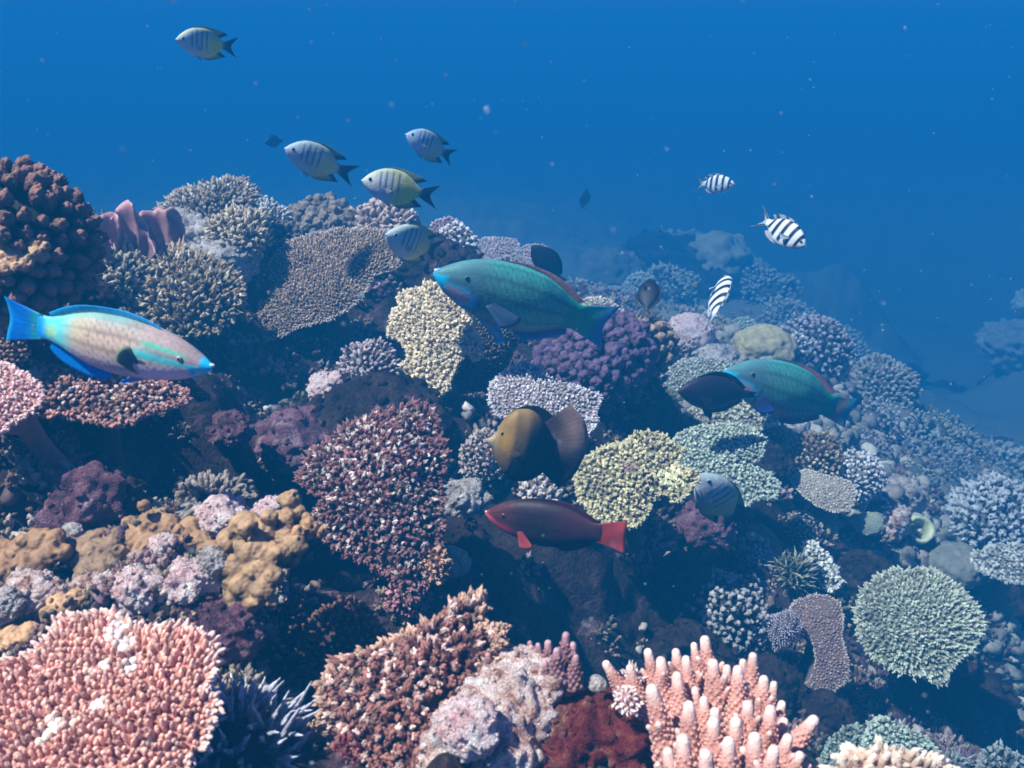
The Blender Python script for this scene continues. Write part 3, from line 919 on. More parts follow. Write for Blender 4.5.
# the ridge on the near shelf
SP1 = [(245, 528, 1.03, 17), (232, 540, 1.03, 15), (262, 532, 1.02, 15), (285, 540, 1.02, 12), (252, 552, 1.00, 16), (272, 556, 1.00, 15), (240, 566, 1.0, 15), (258, 572, .99, 15), (281, 556, 1.0, 12),
       (295, 545, 1.01, 13), (292, 560, 1.01, 9), (245, 586, .99, 16), (262, 590, .98, 13), (274, 577, .98, 11), (236, 598, .99, 12), (252, 602, .98, 10), (270, 602, .98, 8), (290, 500, 1.05, 11), (297, 512, 1.05, 9),
       (284, 520, 1.04, 11), (227, 556, 1.03, 13), (308, 528, 1.03, 10), (232, 580, 1.0, 12)]
lobes('big mustard yellow lobed coral on the ridge end', SP1, S(80, 58, 32), S(172, 132, 84), knob=.05)
SP2 = [(310, 526, 1.02, 9), (322, 532, 1.02, 6), (298, 533, 1.01, 7)]
lobes('two little orange coral buttons by the maroon mound', SP2, S(110, 72, 38), S(200, 146, 86), n=(0, -.8, .5))
SP3 = [(8, 560, 1.06, 13), (22, 550, 1.06, 15), (38, 542, 1.06, 15), (55, 540, 1.06, 13), (48, 554, 1.05, 13), (30, 566, 1.04, 15), (12, 572, 1.03, 14), (62, 552, 1.05, 10), (2, 548, 1.08, 12)]
lobes('ochre brown lobed coral in a low arch beside pale rubble', SP3, S(74, 50, 28), S(162, 118, 70), knob=.05)
SP4 = [(82, 548, 1.08, 13), (95, 556, 1.07, 15), (110, 548, 1.08, 15), (90, 568, 1.06, 14), (108, 566, 1.06, 14), (124, 560, 1.06, 13), (100, 540, 1.09, 12), (116, 538, 1.09, 10), (80, 562, 1.06, 10)]
lobes('olive brown lobed coral in the middle of the ridge', SP4, S(78, 58, 38), S(150, 116, 80), knob=.06)
SP5 = [(138, 536, 1.09, 15), (152, 526, 1.1, 15), (168, 524, 1.1, 13), (150, 545, 1.07, 15), (142, 556, 1.06, 13), (160, 562, 1.06, 14), (172, 552, 1.07, 13), (182, 540, 1.08, 13), (154, 572, 1.05, 10), (130, 524, 1.11, 9), (176, 566, 1.06, 10),
       (200, 545, 1.08, 15), (214, 552, 1.07, 13), (190, 528, 1.1, 12)]
lobes('yellow brown lobed coral between pink boulders', SP5, S(80, 56, 32), S(168, 124, 76), knob=.05)
lobes('flat ochre coral patch behind the pink table', [(60, 606, .97, 13), (76, 600, .98, 12), (50, 614, .96, 10), (12, 640, .92, 14), (28, 634, .93, 12), (0, 655, .9, 12)], S(150, 104, 58), S(206, 156, 100))
PB = 'pink boulder'
boulder('round pink boulder with pitted top next to the salmon table', 140, 592, .99, 24, h=.95, mat=MAT_PINK, rough=.3, lump=.3, lf=2.6, fine=.07)
boulder('small smooth pink knob crowning the ridge boulder', 126, 580, .99, 13, h=.9, mat=MAT_PINK, rough=.2, lump=.1, sub=4)
boulder('pink white boulder below the yellow brown corals', 190, 582, 1.0, 25, h=.9, mat=MAT_PINK, rough=.35, lump=.3, lf=2.8, fine=.08)
boulder('pale pink hump behind the mustard coral', 222, 516, 1.12, 26, h=.8, mat=MAT_PINK, rough=.3, lump=.2, fine=.06)
boulder('pink lump between mustard coral and orange buttons', 270, 513, 1.09, 18, h=.8, mat=MAT_PINK, rough=.3, lump=.2, fine=.06)
boulder('flat pinkish stone plate on the ridge', 190, 513, 1.13, 16, h=.5, mat=MAT_PALE, rough=.25, lump=.12)
boulder('white pink stone under the yellow brown lobes', 165, 548, 1.04, 15, h=.9, mat=MAT_PINK, rough=.3, lump=.25, fine=.08)
boulder('pale stone stuck in the mustard coral', 212, 562, 1.0, 15, h=.9, mat=MAT_PALE, rough=.3, lump=.2)
boulder('purple shaded rock below the mustard coral', 232, 628, .99, 32, h=.9, mat=MAT_MAUVE, rough=.35, lump=.3, fine=.08)
boulder('dark mauve rock right behind the pink boulders', 198, 612, 1.0, 24, h=.9, mat=MAT_MAUVE, rough=.35, lump=.3, fine=.08)
boulder('white stone on the ridge by the ochre arch', 72, 532, 1.1, 12, h=.7, mat=MAT_PALE, rough=.25, lump=.15, sub=4)
boulder('craggy rock with a mauve crust on its sloping face', 86, 506, 1.16, 42, h=.82, ysq=.9, n=(-.35, -.5, .8), mat=MAT_MAUVE, rough=.45, lump=.25, lf=2.3, fine=.07)
boulder('black pitted rock with pale edges beside the mauve crag', 118, 500, 1.17, 24, h=1.0, mat=MAT_GROUND, rough=.4, lump=.42, lf=2.6, fine=.08)
boulder('grey pink rubble block near the flat ochre patch', 32, 596, .99, 30, h=.6, mat=MAT_DIRTY, rough=.4, lump=.35, fine=.1)
boulder('whitish rubble block behind the flat ochre patch', 95, 590, 1.02, 22, h=.6, mat=MAT_DIRTY, rough=.4, lump=.35, fine=.1)
boulder('pale rubble lump at the photo edge below the ochre arch', 4, 606, .95, 20, h=.7, mat=MAT_PALE, rough=.4, lump=.3, fine=.1)
bush('grey brown coral with blunt finger tips behind the ridge', 216, 506, 1.2, 38, h=.7, n=(.1, -.3, .9), count=70, blen=.5, brad=.12, kind='nub', base=S(66, 54, 52), tip=S(158, 142, 130), lim=0)

# maroon mound and the gully
table('large maroon coral mound of short knobbly branches', [(303, 478), (325, 446), (372, 420), (418, 410), (438, 430), (441, 488), (437, 550), (415, 598), (394, 578), (342, 544), (310, 522), (324, 498)],
      1.40, (-.05, -.72, .68), nub=(.020, .0040, .0092), kind='bud', rnd=.75, base=S(62, 24, 34), tip=S(150, 98, 98), tip2=S(220, 196, 184), share2=.28, split=100, dome=.42, stalk=.16, lean=1.0, name='bushy_coral', jag=.12)
bush('orange brown coral tuft hanging from the maroon mound', 434, 566, 1.36, 18, h=1.1, n=(.5, -.6, .4), count=34, blen=.5, brad=.12, kind='bud', base=S(130, 76, 50), tip=S(214, 160, 120), lim=-.1)
bush('dark red coral sprig in the shade under the maroon mound', 408, 596, 1.37, 22, h=.9, n=(.1, -.8, .3), count=40, blen=.5, brad=.11, kind='bud', base=S(84, 26, 40), tip=S(196, 130, 140), lim=-.1)
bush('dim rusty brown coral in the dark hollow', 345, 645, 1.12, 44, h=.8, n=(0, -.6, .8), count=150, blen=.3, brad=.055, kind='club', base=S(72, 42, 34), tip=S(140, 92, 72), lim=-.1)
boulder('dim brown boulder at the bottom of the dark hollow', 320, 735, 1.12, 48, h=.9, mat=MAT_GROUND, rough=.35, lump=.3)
bush('small red algae tuft below the brown pink mound', 346, 752, .86, 16, h=.9, n=(-.3, -.6, .6), count=50, blen=.4, brad=.09, kind='nub', base=S(110, 30, 36), tip=S(170, 70, 70))
boulder('lilac stained boulder in the shaded gully', 295, 440, 1.72, 42, h=.65, mat=MAT_MAUVE, rough=.4, lump=.25)
boulder('dark grey sloping rock behind the maroon mound', 370, 418, 1.78, 68, h=.55, mat=MAT_GROUND, rough=.35, lump=.2)
boulder('pinkish stone between the grey coral and the gully', 330, 388, 1.78, 20, h=.75, mat=MAT_PINK, rough=.35, lump=.25)
bush('grey lilac knobbly coral near the cream table', 368, 368, 1.82, 30, h=.75, n=(-.2, -.5, .8), count=90, blen=.35, brad=.085, kind='nub', base=S(100, 80, 80), tip=S(196, 176, 178), lim=-.15)
bush('pale low coral crust below the grey lilac coral', 352, 388, 1.78, 22, h=.5, n=(-.1, -.6, .7), count=70, blen=.3, brad=.07, kind='nub', base=S(140, 122, 124), tip=S(205, 192, 196), lim=-.1)
boulder('mauve blotched rock on the gully wall by the fish belly', 232, 430, 1.62, 22, h=.8, mat=MAT_MAUVE, rough=.4, lump=.3)
boulder('shaded brown boulder below the tan bush coral', 62, 300, 1.6, 46, h=.8, mat=MAT_GROUND, rough=.3, lump=.2)
boulder('dark boulder above the tail of the pale parrotfish', 72, 292, 1.62, 26, h=.8, mat=MAT_GROUND, rough=.3, lump=.15)

# ------------------------------------------------------------------ left wall
cauliflower('large russet cauliflower coral at the photo edge', 18, 248, 1.30, 80, h=.98, n=(.1, -.3, .95), count=210, ls=.092, base=S(40, 24, 24), tip=S(150, 102, 86), knob=.40, kf=3.6, split=90, flat=1.5, lim=-.6)
lobes('golden brown coral lobes at the foot of the russet dome', [(6, 232, 1.22, 9), (20, 244, 1.22, 8), (34, 246, 1.22, 9), (8, 256, 1.2, 10), (26, 260, 1.21, 9), (40, 256, 1.22, 9), (14, 256, 1.2, 9), (34, 254, 1.21, 8), (2, 244, 1.2, 9), (24, 264, 1.2, 8), (5, 268, 1.19, 9), (12, 219, 1.23, 8)],
      S(116, 76, 44), S(196, 150, 100), knob=.1, n=(.1, -.7, .6), sub=3)
table('rust brown table coral jutting out below the pale parrotfish', [(-30, 372), (40, 366), (90, 376), (150, 382), (185, 392), (178, 402), (140, 416), (110, 424), (60, 412), (-30, 420)], 1.28, (.1, -.32, .94),
      nub=(.016, .0046, .0098), kind='club', base=S(80, 42, 36), tip=S(166, 114, 100), tip2=S(220, 186, 172), split=60, dome=.16, stalk=.14, lean=.8, edge_tip=S(205, 140, 124))
table('sunlit pinkish table coral at the photo edge below the russet dome', [(-40, 352), (0, 362), (22, 374), (40, 386), (34, 404), (14, 420), (-10, 434), (-40, 440)], 1.12, (-.1, -.55, .82),
      nub=(.011, .0034, .0082), kind='nub', base=S(190, 120, 110), tip=S(240, 205, 196), split=0, dome=.2, stalk=.12, lean=.7)
bush('small brown knobbly coral above the rust brown table', 8, 352, 1.25, 20, h=.8, n=(.1, -.5, .8), count=50, blen=.4, brad=.11, kind='club', base=S(90, 56, 44), tip=S(176, 132, 112))
leaves('reddish purple leaf coral with upright fleshy plates', [
    (118, 264, 1.86, [(100, 244), (102, 224), (106, 214), (114, 212), (121, 216), (125, 234)], .02),
    (140, 270, 1.88, [(107, 252), (112, 228), (119, 215), (124, 204), (131, 199), (139, 200), (143, 211), (150, 228), (159, 250)], .03),
    (166, 266, 1.92, [(147, 230), (145, 215), (148, 207), (155, 209), (162, 205), (172, 208), (180, 206), (186, 222), (188, 244)], .03),
    (108, 262, 1.82, [(97, 254), (95, 240), (100, 232), (108, 234), (114, 246)], .02)], S(140, 94, 104), S(206, 146, 148))

# ------------------------------------------------------------------ back shelf
table('grey lilac fine branched table coral highest on the shelf', [(160, 214), (178, 198), (200, 190), (220, 184), (238, 182), (252, 192), (248, 206), (232, 216), (214, 224), (190, 226), (170, 222)], 2.10, (.05, -.5, .85),
      nub=(.028, .0042, .0125), kind='bud', base=S(104, 88, 72), tip=S(188, 168, 140), tip2=S(226, 218, 206), dome=.35, stalk=.12, lean=1.0)
bush('cream tipped coral tuft below the grey lilac table', 240, 240, 2.02, 32, h=.85, n=(-.1, -.4, .9), count=110, blen=.45, brad=.075, kind='bud', base=S(114, 96, 72), tip=S(208, 188, 152), lim=-.2)
bush('tall pale coral hump behind the cream tipped tuft', 262, 228, 2.25, 34, h=.85, n=(0, -.3, .95), count=150, blen=.25, brad=.06, kind='nub', base=S(140, 136, 130), tip=S(216, 216, 212), lim=-.2)
bush('tan branching coral close to the dark gully edge', 112, 282, 1.86, 40, h=.8, n=(-.1, -.4, .9), count=130, blen=.45, brad=.07, kind='bud', base=S(88, 76, 60), tip=S(186, 170, 138), lim=-.35)
bush('upright tan coral tuft behind the branching tan coral', 118, 262, 1.9, 18, h=1.0, n=(0, -.3, .9), count=50, blen=.5, brad=.11, kind='bud', base=S(110, 94, 80), tip=S(214, 200, 180))
table('broad tan bushy coral on the middle of the shelf', [(150, 268), (172, 252), (200, 258), (226, 270), (240, 292), (232, 312), (206, 330), (170, 336), (140, 318), (132, 290)], 1.86, (0, -.62, .78),
      nub=(.030, .0052, .0150), kind='bud', base=S(88, 72, 50), tip=S(180, 154, 112), tip2=S(220, 208, 178), dome=.4, stalk=.14, lean=1.0, name='bushy_coral', jag=.1)
boulder('pale sloping limestone rock amid the tan corals', 178, 248, 2.05, 44, h=.7, n=(-.4, -.3, .85), mat=MAT_PALE, rough=.3, lump=.2)
boulder('pink pale limestone ledge below the cream tipped tuft', 220, 262, 2.0, 34, h=.7, mat=MAT_PALE, rough=.35, lump=.25)
boulder('grey purple limestone block beside the sloping table', 240, 290, 2.14, 28, h=.8, mat=MAT_GROUND, rough=.4, lump=.25, fine=.06)
table('wide mauve brown table coral sloping down the shelf', [(232, 330), (252, 316), (262, 290), (272, 262), (286, 242), (318, 232), (360, 228), (392, 232), (404, 250), (396, 268), (372, 276), (358, 300), (330, 318), (290, 332), (262, 340)],
      2.02, (-.05, -.66, .75), nub=(.013, .0036, .0098), kind='fine', base=S(112, 88, 70), tip=S(196, 166, 134), tip2=S(224, 202, 172), dome=.10, stalk=.18, lean=.5, edge_tip=S(206, 186, 176), jag=.08)
cauliflower('grey brown lumpy coral behind the mauve brown table', 318, 232, 2.3, 40, h=.7, count=110, ls=.14, base=S(76, 66, 60), tip=S(140, 126, 112), split=0, knob=.42, lim=-.1)
cauliflower('dark rounded coral between limestone and mauve table', 284, 246, 2.2, 24, h=.9, count=80, ls=.16, base=S(62, 54, 54), tip=S(112, 100, 94), split=0, knob=.42, lim=-.2)
bush('pinkish tan finger coral on the crest of the shelf', 384, 226, 2.3, 34, h=.7, n=(0, -.35, .9), count=70, blen=.5, brad=.125, kind='nub', base=S(130, 104, 96), tip=S(212, 184, 168), lim=-.2, split=60)
table('small pale edged plate coral upright on the crest', [(424, 246), (432, 226), (446, 218), (460, 222), (464, 236), (456, 246), (440, 252)], 2.5, (.1, -.85, .5), nub=(.012, .004, .012), kind='fine', base=S(150, 116, 128), tip=S(190, 160, 168), dome=.1, stalk=.1, edge_tip=S(228, 214, 220))
bush('whitish grey coral tuft under the pale edged plate', 455, 246, 2.45, 24, h=.8, n=(0, -.5, .8), count=60, blen=.4, brad=.1, kind='bud', base=S(130, 118, 120), tip=S(220, 212, 210))
table('flat pale mauve plate coral behind the green parrotfish', [(470, 244), (486, 238), (506, 238), (518, 242), (516, 252), (500, 258), (474, 256)], 2.9, (0, -.5, .8), nub=(.012, .005, .014), kind='fine', base=S(160, 138, 146), tip=S(196, 178, 184), dome=.1, stalk=.12, edge_tip=S(220, 210, 216))
table('second pale mauve plate near the dark fish', [(512, 254), (526, 246), (546, 246), (552, 262), (536, 272), (516, 266)], 3.0, (0, -.6, .7), nub=(.012, .005, .014), kind='fine', base=S(160, 138, 146), tip=S(196, 178, 184), dome=.1, stalk=.12)
boulder('grey shelf rock hidden behind the green parrotfish', 430, 272, 2.3, 50, h=.6, mat=MAT_GROUND, rough=.35, lump=.25)
table('bright cream table coral with a ragged lower edge', [(392, 318), (402, 298), (424, 286), (450, 288), (466, 306), (474, 330), (478, 346), (482, 352), (474, 358), (462, 352), (456, 368), (450, 376), (446, 392), (430, 400), (408, 390), (394, 378), (400, 366), (410, 356), (402, 340), (388, 334)],
      1.88, (-.05, -.72, .7), nub=(.016, .0046, .0115), kind='bud', base=S(196, 172, 122), tip=S(236, 216, 176), dome=.12, stalk=.16, lean=.7, jag=.10, split=60)
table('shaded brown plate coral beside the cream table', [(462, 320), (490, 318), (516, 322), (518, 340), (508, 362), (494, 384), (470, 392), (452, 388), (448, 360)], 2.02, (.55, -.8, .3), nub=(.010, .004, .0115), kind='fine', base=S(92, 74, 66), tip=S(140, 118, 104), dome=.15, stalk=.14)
table('white lilac table coral above the yellow brown fish', [(498, 376), (520, 364), (540, 368), (552, 380), (590, 392), (597, 404), (588, 436), (560, 430), (530, 420), (500, 412), (492, 394)], 1.78, (-.05, -.62, .78),
      nub=(.013, .0036, .0098), kind='nub', base=S(140, 124, 130), tip=S(230, 222, 222), dome=.14, stalk=.16, lean=.7, jag=.12)
cauliflower('purple cauliflower coral with fat rounded lobes', 598, 357, 2.0, 56, h=.72, n=(-.1, -.5, .85), count=150, ls=.135, base=S(38, 26, 54), tip=S(108, 80, 114), knob=.42, kf=3.0, split=80, flat=1.1, lim=-.4, ysq=.9)
cauliflower('tan brown lobed coral joined to the purple dome', 646, 346, 2.08, 28, h=1.0, n=(.1, -.5, .85), count=50, ls=.20, base=S(86, 66, 58), tip=S(168, 138, 112), knob=.25, split=50, flat=1.15, lim=-.4)
table('pale grey plate coral behind the tail of the green parrotfish', [(574, 312), (584, 300), (602, 298), (616, 306), (622, 322), (604, 326), (586, 322)], 2.3, (0, -.6, .8), nub=(.012, .004, .0115), kind='nub', base=S(150, 142, 130), tip=S(220, 214, 198), dome=.25, stalk=.1)
bush('dull pinkish brown coral under the yellow brown fish', 484, 456, 1.78, 26, h=.8, n=(-.1, -.7, .6), count=100, blen=.3, brad=.075, kind='bud', base=S(104, 78, 72), tip=S(192, 172, 164), lim=-.1)
boulder('pale lilac stone beside the maroon mound', 458, 500, 1.62, 24, h=.8, mat=MAT_PALE, rough=.35, lump=.25)
boulder('flat white lilac stone by the snout of the red fish', 470, 487, 1.62, 13, h=.6, mat=MAT_PALE, rough=.3, lump=.12, sub=4)
boulder('little white stone touching the red fish snout', 484, 500, 1.62, 8, h=.9, mat=MAT_PALE, rough=.3, lump=.12, sub=4)
boulder('dim grey boulder in the shade below the lilac stones', 456, 540, 1.6, 30, h=.8, mat=MAT_GROUND, rough=.35, lump=.25)
boulder('dull blue grey lump low by the maroon mound', 452, 562, 1.5, 18, h=.8, mat=MAT_PALE, rough=.3, lump=.15, sub=4, col=S(90, 90, 100))
bush('white grey finger coral between the two round fish', 540, 490, 1.72, 22, h=.6, n=(0, -.5, .8), count=24, blen=.6, brad=.16, kind='bud', base=S(120, 104, 100), tip=S(204, 190, 182), lim=.0)
table('olive yellow table coral with a bright lobe', [(580, 474), (592, 458), (606, 450), (622, 444), (640, 436), (656, 436), (672, 446), (680, 454), (672, 466), (692, 474), (690, 490), (676, 500), (662, 492), (650, 502), (640, 520), (622, 526), (600, 514), (586, 500)],
      1.72, (0, -.62, .78), nub=(.018, .0046, .0115), kind='bud', base=S(128, 118, 76), tip=S(212, 200, 148), dome=.16, stalk=.18, lean=.9, jag=.12, split=80, scars=[(672, 480, 14, S(240, 232, 170)), (630, 470, 9, S(150, 124, 110))])  # pale yellow spot paints the sunlit lower side into the branchlets

# ------------------------------------------------------------------ slope on the right
table('blue green table coral spread in the middle of the slope', [(676, 436), (700, 428), (728, 426), (752, 430), (764, 440), (760, 456), (750, 466), (770, 474), (778, 486), (770, 496), (744, 502), (724, 496), (704, 486), (684, 470), (672, 452)],
      1.98, (0, -.55, .83), nub=(.014, .0040, .0110), kind='bud', base=S(112, 128, 116), tip=S(192, 204, 182), dome=.14, stalk=.14, lean=.8, jag=.1)
table('olive grey table coral below the parrotfish on the slope', [(690, 412), (712, 404), (740, 400), (768, 400), (778, 410), (772, 424), (740, 432), (712, 428), (694, 424)], 2.35, (0, -.45, .88),
      nub=(.016, .0048, .0135), kind='bud', base=S(126, 122, 96), tip=S(214, 208, 176), dome=.14, stalk=.12, lean=.8, jag=.1)
table('grey green rough table coral behind the black fish', [(660, 382), (676, 364), (704, 358), (728, 362), (734, 376), (716, 392), (690, 398), (668, 396)], 2.62, (0, -.5, .86), nub=(.018, .0055, .0150), kind='nub',
      base=S(128, 132, 116), tip=S(204, 206, 184), dome=.18, stalk=.12)
boulder('whitish limestone patch behind the parrotfish head', 712, 358, 2.8, 24, h=.5, mat=MAT_PALE, rough=.35, lump=.2)
boulder('greenish tan massive boulder coral on the slope crest', 764, 347, 2.9, 30, h=.68, rough=.18, lump=.10, mat=MAT_CORAL, col=S(168, 156, 112), name='boulder_coral', cat='coral')
bush('purple grey bushy coral behind the boulder coral', 814, 352, 3.1, 38, h=.95, n=(0, -.4, .9), count=150, blen=.3, brad=.075, kind='club', base=S(86, 78, 92), tip=S(166, 158, 166), lim=-.35)
bush('pale blue grey coral sprigs at the boulder coral side', 796, 350, 2.95, 14, h=1.3, n=(0, -.4, .9), count=30, blen=.5, brad=.13, kind='bud', base=S(140, 140, 146), tip=S(212, 212, 212))
boulder('pinkish grey round boulder on the slope crest', 690, 336, 2.85, 24, h=.9, rough=.2, lump=.12, mat=MAT_PINK, fine=.02)
table('small blue green coral plate on the crest behind the boulders', [(722, 340), (728, 326), (742, 318), (754, 322), (752, 336), (738, 346)], 3.3, (-.3, -.6, .7), nub=(.016, .006, .016), kind='nub', base=S(120, 140, 132), tip=S(180, 196, 186), dome=.2, stalk=.1)
bush('dark brown bushy coral with bright tips on the slope', 814, 458, 2.35, 28, h=.75, n=(0, -.55, .8), count=110, blen=.35, brad=.075, kind='club', base=S(88, 66, 48), tip=S(150, 124, 92), tipmix=S(214, 192, 150), lim=-.2)
table('pale cream plate coral under the dark brown coral', [(790, 478), (806, 470), (826, 476), (846, 480), (856, 492), (850, 508), (836, 512), (816, 504), (800, 492)], 2.28, (-.1, -.7, .7), nub=(.008, .004, .0115), kind='fine', base=S(172, 158, 140), tip=S(214, 202, 186), dome=.12, stalk=.12, edge_tip=S(226, 220, 210))
bush('white blue knobbly coral beside the dark brown coral', 856, 476, 2.36, 26, h=1.05, n=(.3, -.5, .8), count=110, blen=.25, brad=.08, kind='bud', base=S(150, 142, 146), tip=S(216, 212, 212), lim=-.3)
boulder('white limestone hump above the dark brown coral', 790, 440, 2.45, 24, h=.9, mat=MAT_PALE, rough=.35, lump=.25, fine=.06)
bush('speckled yellow brown coral between tables and limestone', 772, 436, 2.42, 16, h=1.1, n=(0, -.5, .8), count=60, blen=.35, brad=.1, kind='club', base=S(110, 90, 66), tip=S(204, 180, 134))
boulder('shaded grey boulder by the blue green table', 772, 462, 2.3, 20, h=.9, mat=MAT_GROUND, rough=.3, lump=.2)
bush('dull grey coral bush under the parrotfish tail', 884, 382, 3.5, 32, h=.65, n=(0, -.4, .9), count=120, blen=.3, brad=.08, kind='nub', base=S(116, 106, 100), tip=S(176, 168, 156), lim=-.2)
for i, (px, py, d, r, lab, b_, t_) in enumerate([
        (868, 420, 3.1, 24, 'pale knobbly coral lump below the parrotfish tail', S(124, 120, 122), S(196, 194, 192)),
        (900, 418, 3.4, 26, 'whitish coral heap on the hazy slope shoulder', S(140, 138, 132), S(206, 204, 196)),
        (930, 432, 3.5, 24, 'yellowish coral lump on the hazy slope', S(140, 132, 100), S(196, 188, 150)),
        (958, 440, 3.6, 24, 'outermost pale coral heap where the slope meets blue water', S(140, 136, 124), S(200, 196, 180)),
        (898, 448, 3.1, 26, 'grey branching coral above the pale ring sponge', S(116, 112, 118), S(186, 184, 186)),
        (940, 462, 3.3, 26, 'round pale coral below the yellowish lump', S(132, 128, 124), S(196, 194, 188)),
        (868, 446, 2.9, 18, 'small mauve grey coral near the white blue coral', S(118, 106, 116), S(186, 176, 182)),
        (910, 478, 2.9, 24, 'greenish grey coral above the sponges', S(116, 120, 108), S(184, 188, 172)),
        (958, 484, 3.1, 24, 'dim blue grey coral on the lower slope', S(100, 104, 108), S(164, 168, 170)),
        (846, 408, 3.3, 18, 'dark coral clump in the shade behind the parrotfish tail', S(80, 80, 88), S(140, 140, 146)),
        (976, 452, 3.6, 18, 'last small coral clump at the slope rim', S(140, 138, 128), S(200, 198, 188))]):
    bush(lab, px, py, d, r, h=.5, n=(.1, -.45, .88), count=90, blen=.22, brad=.085, kind=('bud', 'club', 'nub')[i % 3], base=b_, tip=t_ * .72, lim=-.2, wob=.6)
table('smooth pale green shell shaped plate jutting from the slope', [(852, 518), (866, 512), (882, 514), (884, 524), (876, 533), (862, 534), (853, 528)], 2.3, (-.2, -.8, .55), nub=(.002, .003, .012), kind='fine', base=S(150, 160, 138), tip=S(170, 176, 156),
      dome=.2, stalk=.1, edge=.0, edge_tip=S(220, 226, 210), name='plate_coral', thick=.010)
def ring_sponge(label, px, py, d, R, n, base, tip):
    c = P(px, py, d); r = R * D(d) / F; x, y, z = basis(n)
    a = np.linspace(0, 2 * math.pi, 40, endpoint=False)
    rows = []
    prof = [(.55, -1.2), (.9, -.9), (1.05, -.3), (1.08, .1), (.98, .3), (.82, .28), (.70, .05), (.6, -.4), (.3, -.8), (.02, -.9)]
    V = []
    for (pr, pz) in prof:
        w_ = 1 + .14 * fbm(np.c_[np.cos(a), np.sin(a), np.full(40, pz + 3)] * 1.4, 3)
        V.append(c + np.outer(pr * w_ * r * np.cos(a), x) + np.outer(pr * w_ * r * np.sin(a), y) + z * pz * r)
    Q = []
    for i in range(len(prof) - 1):
        k = i * 40 + np.arange(40); k2 = i * 40 + (np.arange(40) + 1) % 40
        Q.append(np.c_[k, k2, k2 + 40, k + 40])
    m = M(); C = np.repeat([mix(base, tip, ss(-.4, .2, np.array([p[1]])))[0] for p in prof], 40, 0)
    m.add(np.concatenate(V), np.concatenate(Q), None, C)
    tag(m.build('cup_sponge', MAT_SMOOTH, None, c), label, 'sponge')
    GCTRL.append(tuple(c - z * r))
ring_sponge('pale green cup sponge with an open rim', 920, 530, 2.4, 13, (.1, -.75, .6), S(140, 146, 104), S(196, 204, 160))
boulder('yellow brown spotted boulder beside the cup sponge', 893, 522, 2.38, 16, h=1.1, mat=MAT_DIRTY, rough=.3, lump=.25)
boulder('tall pale rock spur above the cup sponge', 902, 500, 2.5, 20, h=1.2, mat=MAT_PALE, rough=.4, lump=.25)
boulder('smooth grey dome boulder behind the pale green table', 952, 566, 2.4, 28, h=.8, rough=.15, lump=.08, mat=MAT_CORAL, col=S(122, 124, 110), name='boulder_coral', cat='coral')
bush('large hazy blue grey bush coral at the photo edge', 1000, 520, 2.55, 44, h=.8, n=(-.1, -.5, .85), count=170, blen=.3, brad=.07, kind='bud', base=S(112, 112, 118), tip=S(186, 188, 190), lim=-.3, wob=.25)
table('pale grey table coral overhanging dark water at the photo edge', [(972, 560), (990, 548), (1020, 546), (1060, 552), (1060, 584), (1026, 582), (1002, 578), (984, 572)], 2.35, (0, -.45, .88), nub=(.018, .0055, .014), kind='bud', base=S(132, 130, 118), tip=S(200, 198, 184), dome=.16, stalk=.12)
table('round pale green table coral with radiating branchlets', [(858, 610), (866, 590), (884, 576), (910, 570), (936, 572), (956, 588), (972, 606), (980, 632), (966, 652), (950, 664), (944, 680), (920, 674), (892, 668), (868, 650), (860, 630)],
      1.86, (-.05, -.72, .68), nub=(.024, .0052, .0120), kind='spike', base=S(124, 132, 104), tip=S(212, 216, 190), dome=.16, stalk=.2, lean=1.0, jag=.06, split=100)
table('dusky mauve plate coral with two stacked lobes', [(790, 610), (800, 598), (822, 594), (838, 602), (844, 618), (842, 640), (848, 660), (846, 680), (832, 692), (812, 704), (802, 708), (802, 690), (812, 676), (816, 656), (812, 640), (798, 630)],
      1.78, (-.15, -.75, .62), nub=(.008, .0032, .0092), kind='fine', base=S(124, 98, 96), tip=S(176, 150, 142), dome=.10, stalk=.16, edge_tip=S(206, 190, 180), jag=.05)
bush('pale lilac fuzzy coral column beside the dusky mauve plate', 780, 632, 1.80, 17, h=2.1, n=(.12, -.55, .82), count=330, blen=.22, brad=.06, kind='nub', base=S(140, 126, 142), tip=S(190, 178, 194), lim=-.6, core=.72, name='column_coral')
bush('speckled coral patch of pale separate knobs', 724, 612, 1.82, 40, h=.9, n=(0, -.7, .65), count=110, blen=.25, brad=.085, kind='club', base=S(60, 58, 66), tip=S(176, 170, 166), lim=-.1, wob=.3, core=.66)
bush('blue white spindly coral above the speckled patch', 716, 584, 1.86, 16, h=1.4, n=(-.2, -.6, .7), count=34, blen=.5, brad=.1, kind='spike', base=S(120, 126, 132), tip=S(206, 212, 212))
table('white ruffled coral plate tilted against the slope', [(806, 548), (814, 544), (824, 556), (834, 570), (838, 582), (830, 588), (818, 576), (812, 562)], 2.08, (-.5, -.7, .5), nub=(.020, .0055, .0130), kind='bud', base=S(150, 148, 140), tip=S(226, 226, 216), dome=.3, stalk=.1)
bush('thin twiggy olive coral beside the white ruffled plate', 792, 572, 2.0, 22, h=1.0, n=(.1, -.5, .8), count=80, blen=.7, brad=.055, kind='spike', core=.3, base=S(74, 76, 56), tip=S(190, 190, 160), lim=-.1)
bush('grey knobbly coral in front of the shaded ledge', 752, 552, 2.05, 20, h=.8, n=(0, -.5, .8), count=60, blen=.35, brad=.1, kind='bud', base=S(110, 104, 108), tip=S(184, 178, 178))
boulder('olive rounded ledge below the striped damselfish', 752, 540, 2.1, 32, h=.4, ysq=.8, n=(.3, -.3, .9), mat=MAT_CORAL, col=S(110, 104, 66), rough=.2, lump=.1, name='boulder_coral', cat='coral')
